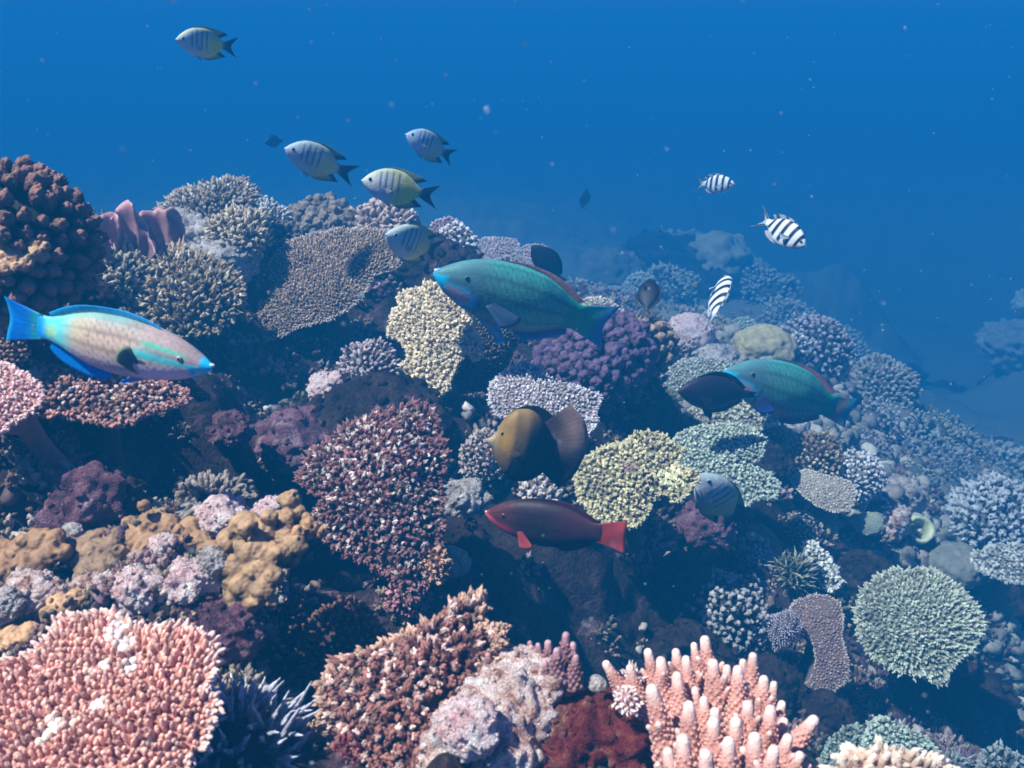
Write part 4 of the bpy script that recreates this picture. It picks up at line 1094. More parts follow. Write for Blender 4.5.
boulder('lilac grey rubble rock below the blue green table', 705, 528, 1.95, 26, h=.8, mat=MAT_MAUVE, rough=.4, lump=.3, fine=.08)
boulder('dim mauve rock left of the speckled patch', 680, 590, 1.85, 36, h=1.0, mat=MAT_GROUND, rough=.4, lump=.3, fine=.08)
bush('brown grey coral clump under the blue green table', 802, 528, 2.15, 18, h=.9, n=(0, -.6, .7), count=60, blen=.3, brad=.1, kind='club', base=S(90, 84, 80), tip=S(160, 152, 142))
boulder('grey mauve boulder above the round pale green table', 864, 574, 2.15, 26, h=.8, mat=MAT_GROUND, rough=.35, lump=.25)
boulder('dull purple boulder between the mauve plate and the twigs', 840, 566, 2.2, 20, h=.8, mat=MAT_MAUVE, rough=.35, lump=.25)
lobes('stack of small dusky shelf corals under the round table', [(882, 694, 1.95, 9), (874, 706, 1.92, 9), (890, 682, 2.0, 8), (866, 690, 1.95, 8)], S(96, 84, 84), S(140, 126, 122), flat=.3, n=(.2, -.6, .75))
table('blue green fan of table coral low on the slope', [(868, 742), (874, 724), (886, 720), (904, 730), (922, 738), (936, 754), (940, 776), (900, 790), (872, 776)], 1.50, (0, -.6, .78), nub=(.014, .0040, .0102), kind='bud', base=S(88, 112, 104), tip=S(168, 188, 170), dome=.15, stalk=.14, jag=.08)
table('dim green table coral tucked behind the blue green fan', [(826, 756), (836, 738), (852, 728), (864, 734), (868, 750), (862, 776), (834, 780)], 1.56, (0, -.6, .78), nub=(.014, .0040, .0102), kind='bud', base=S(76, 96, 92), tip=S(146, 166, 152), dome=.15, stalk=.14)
bush('dim branching coral at the lower photo edge', 956, 772, 1.6, 24, h=.8, n=(0, -.4, .9), count=40, blen=.6, brad=.09, kind='spike', base=S(84, 92, 92), tip=S(150, 160, 156))
bush('dim coral bush in the lower photo corner', 1004, 774, 1.7, 28, h=.7, n=(0, -.4, .9), count=70, blen=.4, brad=.08, kind='bud', base=S(84, 92, 92), tip=S(150, 160, 156))
for i, (px, py, d, r, lab) in enumerate([(690, 660, 1.75, 40, 'dark rock behind the orange fingers'), (770, 690, 1.75, 34, 'grey rock below the lilac column'), (830, 716, 1.7, 24, 'bluish rock between the fingers and the green fan'),
        (900, 640, 2.1, 60, 'shaded block carrying the round pale green table'), (1010, 610, 2.6, 50, 'hazy block below the overhanging grey table'), (950, 720, 2.1, 60, 'dim blue boulder on the lower slope')]):
    boulder(lab, px, py, d, r, h=.8, mat=MAT_GROUND, rough=.4, lump=.3, fine=.06)

# ------------------------------------------------------------------ far reef in the haze
boulder('great rounded coral mound in the blue distance', 612, 278, 6.3, 36, h=.85, rough=.22, lump=.18, fine=.09, mat=MAT_CORAL, col=S(108, 106, 96), name='boulder_coral', cat='coral')
boulder('dark mass of reef rock behind the pale far table', 660, 272, 6.8, 46, h=.75, rough=.35, lump=.25, mat=MAT_GROUND)
boulder('yellowish far boulder coral on the reef top', 716, 262, 6.7, 34, h=.8, rough=.32, lump=.25, fine=.09, mat=MAT_CORAL, col=S(168, 158, 116), name='boulder_coral', cat='coral')
boulder('smaller pale boulder coral at the end of the far reef', 746, 276, 6.9, 22, h=.9, rough=.32, lump=.25, fine=.09, mat=MAT_CORAL, col=S(160, 152, 120), name='boulder_coral', cat='coral')
boulder('dim reef block below the yellowish far boulder', 712, 298, 6.4, 40, h=.6, rough=.35, lump=.25, mat=MAT_GROUND)
table('far pale table coral behind the small dark fish', [(624, 292), (630, 278), (646, 274), (660, 282), (658, 292), (640, 298)], 5.2, (0, -.6, .8), nub=(.03, .008, .022), kind='bud', base=S(150, 150, 130), tip=S(214, 212, 194), dome=.2, stalk=.12)
boulder('pale blue reef slope under the far table', 632, 312, 5.2, 44, h=.5, rough=.35, lump=.3, mat=MAT_PALE, fine=.06)
boulder('hazy reef head standing alone at the photo edge', 1012, 342, 6.6, 28, h=.8, rough=.42, lump=.4, fine=.12, mat=MAT_CORAL, col=S(164, 160, 140), name='boulder_coral', cat='coral')
boulder('hazy coral knob topping the lone reef head', 1026, 304, 6.6, 12, h=1.2, rough=.42, lump=.4, fine=.12, mat=MAT_CORAL, col=S(190, 190, 180), name='boulder_coral', cat='coral')
for i, (px, py, d, r, lab) in enumerate([(950, 400, 7.0, 26, 'faint reef knoll deep in the blue haze'), (905, 376, 6.6, 20, 'faint low knoll behind the grey coral bush'), (1000, 392, 6.8, 20, 'dim reef patch below the lone reef head'), (1024, 372, 6.7, 22, 'dim ledge under the lone reef head')]):
    boulder(lab, px, py, d, r, h=.55, mat=MAT_GROUND, rough=.35, lump=.3)

for i, (px, py, d, r, hh, lab) in enumerate([
        (790, 318, 5.0, 24, .6, 'dim rounded reef hump past the purple grey bush'), (842, 348, 5.4, 30, .5, 'wide hazy reef hump in the blue water beyond the slope'),
        (1018, 470, 3.8, 28, .6, 'hazy coral lump above the large bush at the photo edge'),
        (970, 388, 7.4, 24, .5, 'very faint reef ridge beside the lone reef head'), (690, 256, 7.2, 34, .5, 'fainter mound rising behind the yellowish far boulder'), (770, 290, 5.8, 26, .7, 'dim lump at the tail end of the far reef'),
        (676, 290, 5.2, 26, .8, 'dim coral head under the far reef top'), (590, 300, 4.4, 24, .7, 'dim coral head behind the tail of the green parrotfish')]):
    bush(lab, px, py, d, r, h=hh, n=(.05, -.4, .9), count=110, blen=.35, brad=.085, kind=('bud', 'club')[i % 2], base=S(110, 108, 96), tip=S(176, 174, 156), lim=-.2, wob=.4)
# ------------------------------------------------------------------ the reef base itself, now that it is known what stands on it
solve_ground()
build_ground()

def scatter(name, count, seed, dmin, dmax, make, a0=-36, a1=36):
    r = np.random.default_rng(seed)
    az = np.radians(r.uniform(a0, a1, count)); dd = dmin * (dmax / dmin) ** r.uniform(0, 1, count)
    xy = np.c_[dd * np.sin(az), dd * np.cos(az)]
    z = ground_z(xy)
    keep = ~(((z < -.80) & (xy[:, 1] < 1.72) & (xy[:, 0] < .55)) | ((z < -.62) & (xy[:, 1] > 1.12) & (xy[:, 1] < 1.8) & (xy[:, 0] < -.12))) | (r.random(count) < .12)      # the pit is nearly bare
    xy, z, dd = xy[keep], z[keep], dd[keep]; count = len(z)
    e = .012
    gx = (ground_z(xy + [e, 0]) - ground_z(xy - [e, 0])) / (2 * e); gy = (ground_z(xy + [0, e]) - ground_z(xy - [0, e])) / (2 * e)
    n = nrm(np.c_[-gx, -gy, np.ones(count)])
    return make(np.c_[xy, z], n, dd, r)

def rubble(p, n, dd, r):
    m = M()
    v, t = ico(2)
    pal = np.array([S(168, 148, 140), S(120, 96, 88), S(178, 138, 146), S(206, 192, 184), S(92, 66, 66), S(140, 118, 86), S(150, 140, 140)])
    for i in range(len(p)):
        s = (.003 + .010 * r.random() ** 2) * (.7 + .35 * dd[i])
        q = v * (1 + .55 * vnoise(v * 1.5 + i * 1.3) + .3 * (.5 - worley(v * 1.3 + i)))[:, None] * np.array([1, r.uniform(.5, 1), r.uniform(.45, .9)]) * s
        x, y, z = basis(n[i] + r.normal(size=3) * .4)
        a = r.uniform(0, 6.28)
        q = np.c_[q[:, 0] * math.cos(a) - q[:, 1] * math.sin(a), q[:, 0] * math.sin(a) + q[:, 1] * math.cos(a), q[:, 2]]
        m.add(p[i] + n[i] * s * .25 + q @ np.array([x, y, z]), None, t, pal[r.integers(len(pal))] * r.uniform(.6, 1.1))
    o = m.build('coral_rubble', MAT_SMOOTH); o['kind'] = 'stuff'
    tag(o, 'loose broken coral rubble and pebbles strewn over the reef rock', 'rubble')

def turf(p, n, dd, r):
    m = M()
    pal = np.array([S(96, 72, 66), S(120, 88, 84), S(110, 100, 80), S(150, 128, 124), S(84, 60, 74), S(136, 120, 96)])
    for i in range(len(p)):
        k = int(r.integers(7, 16)); s = (.006 + .010 * r.random()) * (.7 + .35 * dd[i])
        x, y, z = basis(n[i])
        off = r.normal(size=(k, 2)) * s * .8
        pos = p[i] + np.outer(off[:, 0], x) + np.outer(off[:, 1], y) - n[i] * .003
        dirs = n[i] + np.outer(off[:, 0], x) / s * .5 + np.outer(off[:, 1], y) / s * .5 + np.array([0, 0, .4]) + r.normal(size=(k, 3)) * .2
        b = pal[r.integers(len(pal))] * r.uniform(.5, 1)
        for q in instances(('club', 'bud')[i % 2], pos, dirs, s * r.uniform(.7, 1.4, k), s * .24, b, np.clip(b * 1.9, 0, .8)): m.add(*q)
    o = m.build('coral_turf', MAT_CORAL); o['kind'] = 'stuff'
    tag(o, 'short growth of tiny corals and turf covering the reef rock', 'coral turf')

scatter('coral_rubble', 5000, 3, .95, 7.5, rubble)
scatter('coral_turf', 6500, 5, .75, 7.0, turf)

def slope_rubble(p, n, dd, r):
    m = M(); v, t = ico(2)
    pal = np.array([S(176, 172, 154), S(150, 146, 134), S(196, 190, 172), S(130, 126, 112), S(164, 150, 142)])
    for i in range(len(p)):
        s = (.006 + .020 * r.random() ** 2) * (.6 + .3 * dd[i])
        q = v * (1 + .6 * vnoise(v * 1.6 + i * 1.3) + .35 * (.5 - worley(v * 1.4 + i)))[:, None] * np.array([1, r.uniform(.4, 1), r.uniform(.4, .9)]) * s
        x, y, z = basis(n[i] + r.normal(size=3) * .5)
        m.add(p[i] + n[i] * s * .3 + q @ np.array([x, y, z]), None, t, pal[r.integers(len(pal))] * r.uniform(.5, 1.05))
    o = m.build('slope_rubble', MAT_CORAL); o['kind'] = 'stuff'
    tag(o, 'pale broken coral rubble lying on the hazy slope', 'rubble')
scatter('slope_rubble', 4500, 9, 2.6, 6.0, slope_rubble, 11, 36)
# ------------------------------------------------------------------ fish
def spl(u, xs, ys):
    """smooth interpolation through the profile points (monotone cubic)"""
    xs = np.asarray(xs, float); ys = np.asarray(ys, float)
    h = np.diff(xs); dl = np.diff(ys) / h
    m = np.zeros(len(xs)); m[1:-1] = np.where(dl[:-1] * dl[1:] > 0, 2 * dl[:-1] * dl[1:] / (dl[:-1] + dl[1:] + 1e-12), 0)
    m[0], m[-1] = dl[0], dl[-1]
    k = np.clip(np.searchsorted(xs, u) - 1, 0, len(xs) - 2)
    t = (u - xs[k]) / h[k]
    return ((2 * t ** 3 - 3 * t ** 2 + 1) * ys[k] + (t ** 3 - 2 * t ** 2 + t) * h[k] * m[k] + (-2 * t ** 3 + 3 * t ** 2) * ys[k + 1] + (t ** 3 - t ** 2) * h[k] * m[k + 1])

PARROT = dict(u=[0, .02, .06, .12, .20, .30, .42, .54, .64, .72, .79, .83],
              top=[.006, .022, .052, .088, .122, .146, .156, .148, .120, .086, .066, .070],
              bot=[-.012, -.032, -.062, -.094, -.122, -.145, -.156, -.146, -.116, -.082, -.064, -.068],
              wid=[.010, .024, .042, .058, .072, .082, .085, .076, .056, .036, .020, .010])
DAMSEL = dict(u=[0, .03, .08, .16, .26, .38, .50, .60, .68, .74, .78],
              top=[.004, .045, .100, .160, .205, .222, .205, .155, .098, .062, .066],
              bot=[-.012, -.050, -.095, -.150, -.195, -.222, -.212, -.165, -.100, -.060, -.064],
              wid=[.012, .034, .056, .078, .090, .090, .076, .056, .036, .022, .010])
TANG = dict(u=[0, .04, .09, .15, .22, .32, .45, .58, .70, .80, .86, .90],
            top=[.010, .022, .050, .140, .225, .285, .300, .270, .190, .085, .050, .052],
            bot=[-.020, -.040, -.085, -.160, -.225, -.280, -.300, -.270, -.190, -.085, -.050, -.052],
            wid=[.012, .020, .032, .060, .085, .100, .098, .082, .058, .034, .018, .008])
SPINDLE = dict(u=[0, .04, .12, .25, .40, .55, .70, .82, .88],
               top=[.006, .050, .115, .175, .200, .180, .115, .048, .046],
               bot=[-.010, -.050, -.110, -.170, -.195, -.170, -.105, -.046, -.044],
               wid=[.010, .035, .060, .082, .088, .076, .050, .022, .008])

class Fish:
    def __init__(s, name, label, head, tail, prof, hs, colour, group=None, up=None, ws=1.0, bend=0.0, nu=96, nv=44, gloss=None):
        s.h = P(*head); s.t = P(*tail)
        s.L = np.linalg.norm(s.t - s.h)
        s.x = (s.t - s.h) / s.L
        upv = np.array([0, 0, 1.0]) if up is None else nrm(np.array(up, float))
        s.z = nrm(upv - s.x * (upv @ s.x)); s.y = np.cross(s.z, s.x)
        if s.y @ (s.h * -1) < 0: s.near = -1
        else: s.near = 1
        s.p = prof; s.hs = hs; s.ws = ws; s.bend = bend
        mid = s.h + s.x * s.L * .45
        s.root = thing(name, label, 'fish', mid, group)
        ue = prof['u'][-1]
        u = ue * (1 - np.cos(np.linspace(0, math.pi, nu))) / 2 * .45 + np.linspace(0, ue, nu) * .55
        a = np.linspace(0, 2 * math.pi, nv, endpoint=False)
        U, A = np.meshgrid(u, a, indexing='ij'); U = U.ravel(); A = A.ravel()
        tp, bt, wd = s.prof3(U)
        mz = (tp + bt) / 2; hz = (tp - bt) / 2
        sn, cs = np.sin(A), np.cos(A)
        yy = wd * np.sign(cs) * np.abs(cs) ** .9
        zz = mz + hz * sn
        V = s.w(U, yy, zz)
        C = colour(U, sn, cs)
        i = np.arange(nu - 1)[:, None] * nv; k = np.arange(nv)[None]; k2 = (k + 1) % nv
        Q = np.stack([i + k, i + k2, i + nv + k2, i + nv + k], -1).reshape(-1, 4)
        m = M(); m.add(V, Q, None, C)
        for e in (0, nu - 1):          # close the ends
            c = V[e * nv:(e + 1) * nv].mean(0) + s.x * s.L * (-.004 if e == 0 else .004)
            m.add(np.r_[V[e * nv:(e + 1) * nv], c[None]], None, [(q, (q + 1) % nv, nv) for q in range(nv)], np.r_[C[e * nv:(e + 1) * nv], C[e * nv][None]])
        m.build('body', gloss or MAT_FISH, s.root)
    def prof3(s, U):
        return spl(U, s.p['u'], s.p['top']) * s.hs, spl(U, s.p['u'], s.p['bot']) * s.hs, spl(U, s.p['u'], s.p['wid']) * s.ws
    def w(s, u, y, z):
        u = np.atleast_1d(u); y = np.atleast_1d(y) + s.bend * np.atleast_1d(u) ** 2; z = np.atleast_1d(z)
        return s.h + s.L * (np.outer(u, s.x) + np.outer(y, s.y) + np.outer(z, s.z))
    def top(s, u): return float(s.prof3(np.array([u]))[0][0])
    def bot(s, u): return float(s.prof3(np.array([u]))[1][0])
    def fin(s, name, base, rim, colour, thick=.006, rays=14, nb=40, nr=9, out=0.0, y0=0.0, scallop=0.0, wave=.004):
        """a membrane between a base line and a rim line, both lists of (u, z); y = y0 at the base, y0+out at the rim"""
        base = np.array(base, float); rim = np.array(rim, float)
        tb = np.linspace(0, 1, nb)
        def along(a):
            k = np.linspace(0, 1, len(a))
            return np.c_[spl(tb, k, a[:, 0]), spl(tb, k, a[:, 1])] if len(a) > 2 else np.c_[np.interp(tb, k, a[:, 0]), np.interp(tb, k, a[:, 1])]
        b, r = along(base), along(rim)
        V1, V2, C = [], [], []
        ray_ = np.abs(np.sin(tb * rays * math.pi))
        for q in np.linspace(0, 1, nr):
            e = b + (r - b) * (q * (1 - scallop * (1 - ray_) * q))[:, None]
            th = thick * (1 - .8 * q) * (.55 + .45 * ray_)
            th[0] *= .4; th[-1] *= .4
            yy = y0 + out * q + wave * np.sin(tb * 7 + q * 3) * q
            V1.append(s.w(e[:, 0], yy + th / 2, e[:, 1])); V2.append(s.w(e[:, 0], yy - th / 2, e[:, 1]))
            C.append(colour(tb, np.full(nb, q)) * (.74 + .26 * ray_)[:, None])
        V = np.concatenate(V1 + V2[::-1]); C = np.concatenate(C + C[::-1])
        n2 = 2 * nr
        Q = []
        for i in range(n2):
            j = (i + 1) % n2
            a = np.arange(nb - 1)
            Q.append(np.c_[i * nb + a, i * nb + a + 1, j * nb + a + 1, j * nb + a])
        m = M(); m.add(V, np.concatenate(Q), None, C)
        return m.build(name, MAT_FIN, s.root)
    def eyes(s, u, zf, r, iris, ring=None, pupil=S(8, 8, 12)):
        for side in (1, -1):
            tp, bt, wd = [float(a[0]) for a in s.prof3(np.array([u]))]
            z = (tp + bt) / 2 + (tp - bt) / 2 * zf
            y = wd * math.sqrt(max(0, 1 - zf * zf)) ** .9 * side
            v, t = ico(3)
            c = s.w(u, y, z)[0]
            ax = s.y * side
            W = c + (v @ np.array([s.x, s.z, ax])) * np.array([1, 1, 1]) * r * s.L
            W = c + r * s.L * (np.outer(v[:, 0], s.x) + np.outer(v[:, 1], s.z) + np.outer(v[:, 2] * .55, ax))
            rr = np.hypot(v[:, 0], v[:, 1])
            C = mix(pupil, iris, ss(.42, .56, rr))
            if ring is not None: C = C * (1 - ss(.78, .9, rr))[:, None] + np.asarray(ring) * ss(.78, .9, rr)[:, None]
            m = M(); m.add(W, None, t, C); m.build('eye', MAT_EYE, s.root)
    def lump(s, name, u, y, z, su, sy, sz, col, mat=None):
        v, t = ico(3); c = s.w(u, y, z)[0]
        W = c + s.L * (np.outer(v[:, 0] * su, s.x) + np.outer(v[:, 1] * sy, s.y) + np.outer(v[:, 2] * sz, s.z))
        m = M(); m.add(W, None, t, col); return m.build(name, mat or MAT_EYE, s.root)
    def caudal(s, colour, spread, length, fork, u0=None, cap=None, name='tail_fin', lobe=1.0, rays=16):
        ue = s.p['u'][-1] if u0 is None else u0
        zt, zb = s.top(ue - .01), s.bot(ue - .01)
        base = [(ue - .03, zt * .95), (ue - .015, zt * .5), (ue - .012, (zt + zb) / 2), (ue - .015, zb * .5), (ue - .03, zb * .95)]
        rim = [(ue + length, spread), (ue + length * (1 - fork * .55), spread * .55), (ue + length * (1 - fork), 0), (ue + length * (1 - fork * .55), -spread * .55 * lobe), (ue + length, -spread * lobe)]
        s.fin(name, base, rim, colour, thick=.016, rays=rays)
    def dorsal(s, u0, u1, h, colour, name='dorsal_fin', hprof=(.35, .9, 1, .95, .8, .55), sweep=.04, rays=16, below=False):
        us = np.linspace(u0, u1, 7)
        f = s.bot if below else s.top
        sg = -1 if below else 1
        base = [(u, f(u) - sg * .012) for u in us]
        hp = np.interp(np.linspace(0, 1, 7), np.linspace(0, 1, len(hprof)), hprof)
        rim = [(u + sweep * (.4 + .6 * k / 6) * hp[k], f(u) + sg * h * hp[k]) for k, u in enumerate(us)]
        s.fin(name, base, rim, colour, rays=rays)
    def pectoral(s, u, zf, length, height, ang, colour, out=.07, sides=(1, -1), name='pectoral_fin', rays=9):
        for side in sides:
            tp, bt, wd = [float(a[0]) for a in s.prof3(np.array([u]))]
            z = (tp + bt) / 2 + (tp - bt) / 2 * zf
            y = wd * math.sqrt(max(0, 1 - zf * zf)) * .95 * side
            ca, sa = math.cos(ang), math.sin(ang)
            def loc(a, b): return (u + a * ca - b * sa, z - a * sa - b * ca)
            base = [loc(0, -height * .2), loc(0, height * .2)]
            rim = [loc(length, -height * .55), loc(length * 1.02, -height * .2), loc(length * .92, height * .2), loc(length * .7, height * .5)]
            s.fin(name, base, rim, colour, thick=.005, rays=rays, y0=y, out=out * side, nb=28)
    def pelvic(s, u, length, ang, colour, width=.05, sides=(1, -1), out=.03, name='pelvic_fin'):
        for side in sides:
            z = s.bot(u) * .93
            ca, sa = math.cos(ang), math.sin(ang)
            base = [(u - width * .4, z), (u + width * .4, z + .006)]
            rim = [(u - width * .4 + length * ca, z - length * sa), (u + length * ca * .95, z - length * sa * .8), (u + width * .5 + length * ca * .6, z - length * sa * .4)]
            s.fin(name, base, rim, colour, thick=.006, rays=5, y0=.018 * side, out=out * side, nb=22)

def plain(c): return lambda s_, q: np.tile(np.asarray(c), (len(s_), 1))
def edged(c, e, lo=.75, hi=.9): return lambda s_, q: mix(c, e, ss(lo, hi, q))
def tipped(c, e): return lambda s_, q: mix(c, e, ss(.3, 1.0, q))

def scales(U, sn, n=34, amp=.16):
    """darker rims of the big parrotfish scales, part of the pigment"""
    a = U * n; b = np.arcsin(np.clip(sn, -1, 1)) * 5.2
    r = np.abs(((a + .5 * (np.floor(b) % 2)) % 1) - .5) * 2
    q = np.abs((b % 1) - .5) * 2
    return 1 - amp * ss(.55, 1.0, np.maximum(r, q))

# pale parrotfish passing in front of the left wall
BLUE = S(20, 150, 245); CYAN = S(40, 215, 235)
def c_pale(U, sn, cs):
    back, flank, belly = S(160, 152, 144), S(214, 186, 164), S(206, 184, 206)
    c = mix(belly, flank, ss(-.75, -.1, sn)); c = mix(c, back, 0 * U) * (1 - ss(.35, .95, sn)[:, None]) + back * ss(.35, .95, sn)[:, None]
    c = c * scales(U, sn, 26, .45)[:, None]
    def lay(col, k):
        nonlocal c
        c = c * (1 - k[:, None]) + np.asarray(col) * k[:, None]
    lay(S(200, 204, 140), ss(.46, .62, U) * ss(-.5, .3, sn) * .25)
    lay(S(70, 214, 214), ss(.60, .72, U) * .9)
    lay(S(178, 222, 150), ss(.70, .74, U) * (1 - ss(.76, .80, U)) * (1 - ss(.1, .7, np.abs(sn))) * .8)
    lay(BLUE, ss(.765, .82, U))
    lay(S(110, 176, 170), ss(.80, .98, sn) * ss(.30, .45, U) * .7)
    head = 1 - ss(.27, .33, U)
    lay(S(176, 150, 150), head * ss(.0, .3, sn) * .6)
    lay(S(216, 190, 226), head * (1 - ss(-.6, -.1, sn)) * .9)
    lay(S(50, 206, 206), (1 - ss(.30, .36, U)) * ss(.03, .06, U) * np.exp(-((sn - (-.05 + .2 * U / .3)) / .17) ** 2))
    lay(S(60, 210, 170), (1 - ss(.26, .32, U)) * np.exp(-((sn - .52) / .10) ** 2) * ss(.08, .12, U) * .9)
    lay(S(120, 100, 130), (1 - ss(.2, .3, U)) * np.exp(-((sn - .33) / .07) ** 2) * .8)
    lay(S(40, 200, 240), (1 - ss(.035, .06, U)))
    lay(S(40, 190, 235), np.exp(-((U - .07) / .02) ** 2) * (1 - ss(-.2, .3, sn)))
    return c
f = Fish('parrotfish', 'pale pinkish parrotfish with bright blue tail and open white beak', (213, 367, 1.00), (4, 318, 1.03), PARROT, .86, c_pale, ws=1.0)
f.caudal(lambda s_, q: mix(mix(S(70, 210, 205), S(16, 150, 248), ss(.05, .5, q)), S(40, 190, 255), ss(.85, 1, q)), .105, .165, .16)
f.dorsal(.24, .76, .028, lambda s_, q: mix(mix(S(150, 190, 150), S(60, 140, 180), ss(.2, .4, q)), S(20, 170, 235), ss(.55, .85, q)), hprof=(.4, .9, 1, 1, 1, .9, .5))
f.dorsal(.47, .755, .062, lambda s_, q: mix(S(40, 90, 170), S(10, 160, 250), ss(.1, .4, q)), name='anal_fin', hprof=(.5, 1, 1, .95, .85, .5), below=True, sweep=.05)
f.pectoral(.30, -.62, .13, .10, -1.0, edged(S(70, 112, 126), S(150, 170, 140), .7, 1), out=.05)
f.pelvic(.30, .115, .35, edged(S(170, 190, 236), S(30, 160, 250), .5, .9))
f.eyes(.128, .36, .0135, S(150, 170, 160), ring=S(200, 150, 150))
f.lump('beak', .010, 0, .008, .017, .012, .006, S(214, 216, 222)); f.lump('beak', .017, 0, -.020, .016, .012, .005, S(206, 210, 220)); f.lump('mouth', .014, 0, -.006, .020, .0128, .008, S(8, 8, 16))

# big green parrotfish in the middle
def c_green(U, sn, cs, k=1.0, tailc=S(44, 150, 142), warm=0.0):
    c = mix(S(88, 142, 138), S(92, 168, 144), ss(.2, .5, U))
    c = mix(c, S(0, 0, 0), 0 * U)
    def lay(col, kk):
        nonlocal c
        c = c * (1 - kk[:, None]) + np.asarray(col) * kk[:, None]
    lay(S(60, 160, 156), ss(.35, .9, sn) * .6)
    lay(S(120, 120, 170), (1 - ss(-.95, -.45, sn)) * .8)
    lay(S(178, 120, 130), (1 - ss(-.8, -.2, sn)) * ss(.26, .34, U) * (1 - ss(.45, .6, U)) * warm)
    c = c * scales(U, sn, 26, .45)[:, None]
    lay(S(84, 126, 132), (1 - ss(.2, .3, U)) * .75)
    lay(S(24, 150, 110), ss(.68, .76, U) * .7)
    lay(tailc, ss(.79, .83, U))
    ck = (1 - ss(.80, 1.05, np.hypot((U - .135) / .095, (sn + .50) / .36)))
    lay(S(200, 168, 180), ck * .8)
    ring = np.exp(-((np.hypot((U - .135) / .095, (sn + .50) / .36) - 1.0) / .13) ** 2)
    lay(S(10, 196, 246), np.clip(ring * 2.2, 0, 1) * (.72 + .28 * np.sin(U * 330)))
    lay(S(40, 70, 110), np.exp(-((U - .255) / .008) ** 2) * (1 - ss(-.3, .0, sn)) * .7)
    lay(S(20, 200, 240), (1 - ss(.055, .085, U)) * (1 - ss(.1, .5, sn)))
    lay(S(60, 80, 120), np.exp(-((sn - .12 - .6 * (U - .1)) / .05) ** 2) * (1 - ss(.16, .2, U)) * .4)
    return c
f = Fish('parrotfish', 'big green parrotfish with blue rimmed pink cheek above the cream table coral', (434, 272, 1.72), (611, 328, 1.80), PARROT, 1.12, c_green, up=(.08, -.12, 1))
f.caudal(lambda s_, q: mix(S(80, 200, 170), S(84, 160, 214), ss(.3, .9, q)), .125, .165, .22)
f.dorsal(.27, .77, .021, lambda s_, q: mix(mix(S(60, 140, 130), S(240, 170, 150), ss(.15, .35, q)), S(150, 140, 170), ss(.85, 1, q)), hprof=(.25, .6, .8, .9, 1, 1, .8))
f.dorsal(.50, .76, .045, edged(S(92, 84, 170), S(30, 150, 235), .7, .9), name='anal_fin', below=True, hprof=(.6, 1, 1, .9, .6))
f.pectoral(.30, -.30, .17, .10, .35, edged(S(84, 110, 140), S(70, 90, 130), .5, 1), out=.05)
f.pelvic(.31, .19, .55, lambda s_, q: mix(mix(S(20, 200, 255), S(220, 160, 180), ss(.2, .35, s_)), S(20, 190, 255), np.maximum(ss(.6, .8, s_), ss(.7, .9, q))), width=.075)
f.eyes(.155, .36, .013, S(60, 80, 90), ring=S(90, 110, 120))
f.lump('beak', .009, 0, .012, .013, .011, .009, S(214, 222, 230)); f.lump('beak', .013, 0, -.016, .012, .010, .007, S(200, 216, 230)); f.lump('lip', .022, 0, .016, .014, .017, .013, S(80, 160, 214), MAT_FISH)

# parrotfish further down the slope
f = Fish('parrotfish', 'green parrotfish with orange back fin swimming over the slope corals', (725, 370, 1.98), (853, 414, 2.06), PARROT, 1.15, lambda U, sn, cs: c_green(U, sn, cs, tailc=S(40, 130, 150), warm=.9), up=(.06, 0, 1))
f.caudal(lambda s_, q: mix(mix(S(70, 200, 150), S(196, 140, 160), np.exp(-((q - .45) / .16) ** 2)), S(80, 170, 220), ss(.6, .8, q)), .105, .16, .1)
f.dorsal(.27, .77, .022, lambda s_, q: mix(mix(S(60, 140, 120), S(240, 150, 130), ss(.1, .3, q)), S(60, 130, 170), ss(.75, .95, q)), hprof=(.25, .6, .8, .9, 1, 1, .8))
f.dorsal(.50, .76, .04, edged(S(150, 100, 130), S(40, 120, 190), .6, .9), name='anal_fin', below=True, hprof=(.6, 1, 1, .9, .6))
f.pectoral(.27, -.45, .10, .12, 1.0, edged(S(50, 50, 110), S(30, 90, 190), .5, 1), out=.05)
f.pelvic(.31, .09, .5, plain(S(70, 110, 180)))
f.eyes(.155, .36, .015, S(50, 60, 60), ring=S(120, 110, 110))
f.lump('beak', .008, 0, .006, .012, .010, .008, S(190, 204, 222)); f.lump('beak', .014, 0, -.018, .012, .010, .007, S(110, 170, 220))

# red parrotfish in the shade
def c_red(U, sn, cs):
    c = mix(S(92, 42, 46), S(46, 28, 32), ss(.06, .30, U)) * scales(U, sn, 26, .45)[:, None] * (1 + .3 * fbm(np.c_[U * 14, sn * 3, cs], 3))[:, None]
    c = mix(c, c * .9, ss(-.2, .8, sn))
    k = (1 - ss(.03, .13, U + .08 * ss(-.4, .5, sn)))[:, None]
    c = c * (1 - k) + S(236, 84, 100) * k
    k = (np.exp(-((U - .13) / .09) ** 2) * (1 - ss(-.8, -.1, sn)))[:, None]
    c = c * (1 - k) + S(226, 66, 84) * k
    k = (ss(.45, .7, U) * .5)[:, None]
    c = c * (1 - k) + S(90, 44, 56) * k
    return c
f = Fish('parrotfish', 'dark red parrotfish with bright red snout and tail in the shaded hollow', (486, 512, 1.38), (625, 541, 1.32), PARROT, 1.10, c_red, bend=.05)
f.caudal(tipped(S(206, 76, 70), S(236, 96, 80)), .125, .165, .02, lobe=1.0)
f.dorsal(.27, .77, .03, plain(S(80, 34, 46)), hprof=(.3, .7, .9, 1, .9, .6))
f.dorsal(.52, .76, .035, plain(S(110, 40, 52)), name='anal_fin', below=True)
f.pectoral(.27, -.35, .13, .085, .85, edged(S(176, 60, 62), S(196, 84, 76), .5, 1), out=.06)
f.pelvic(.31, .09, .45, plain(S(130, 46, 54)))
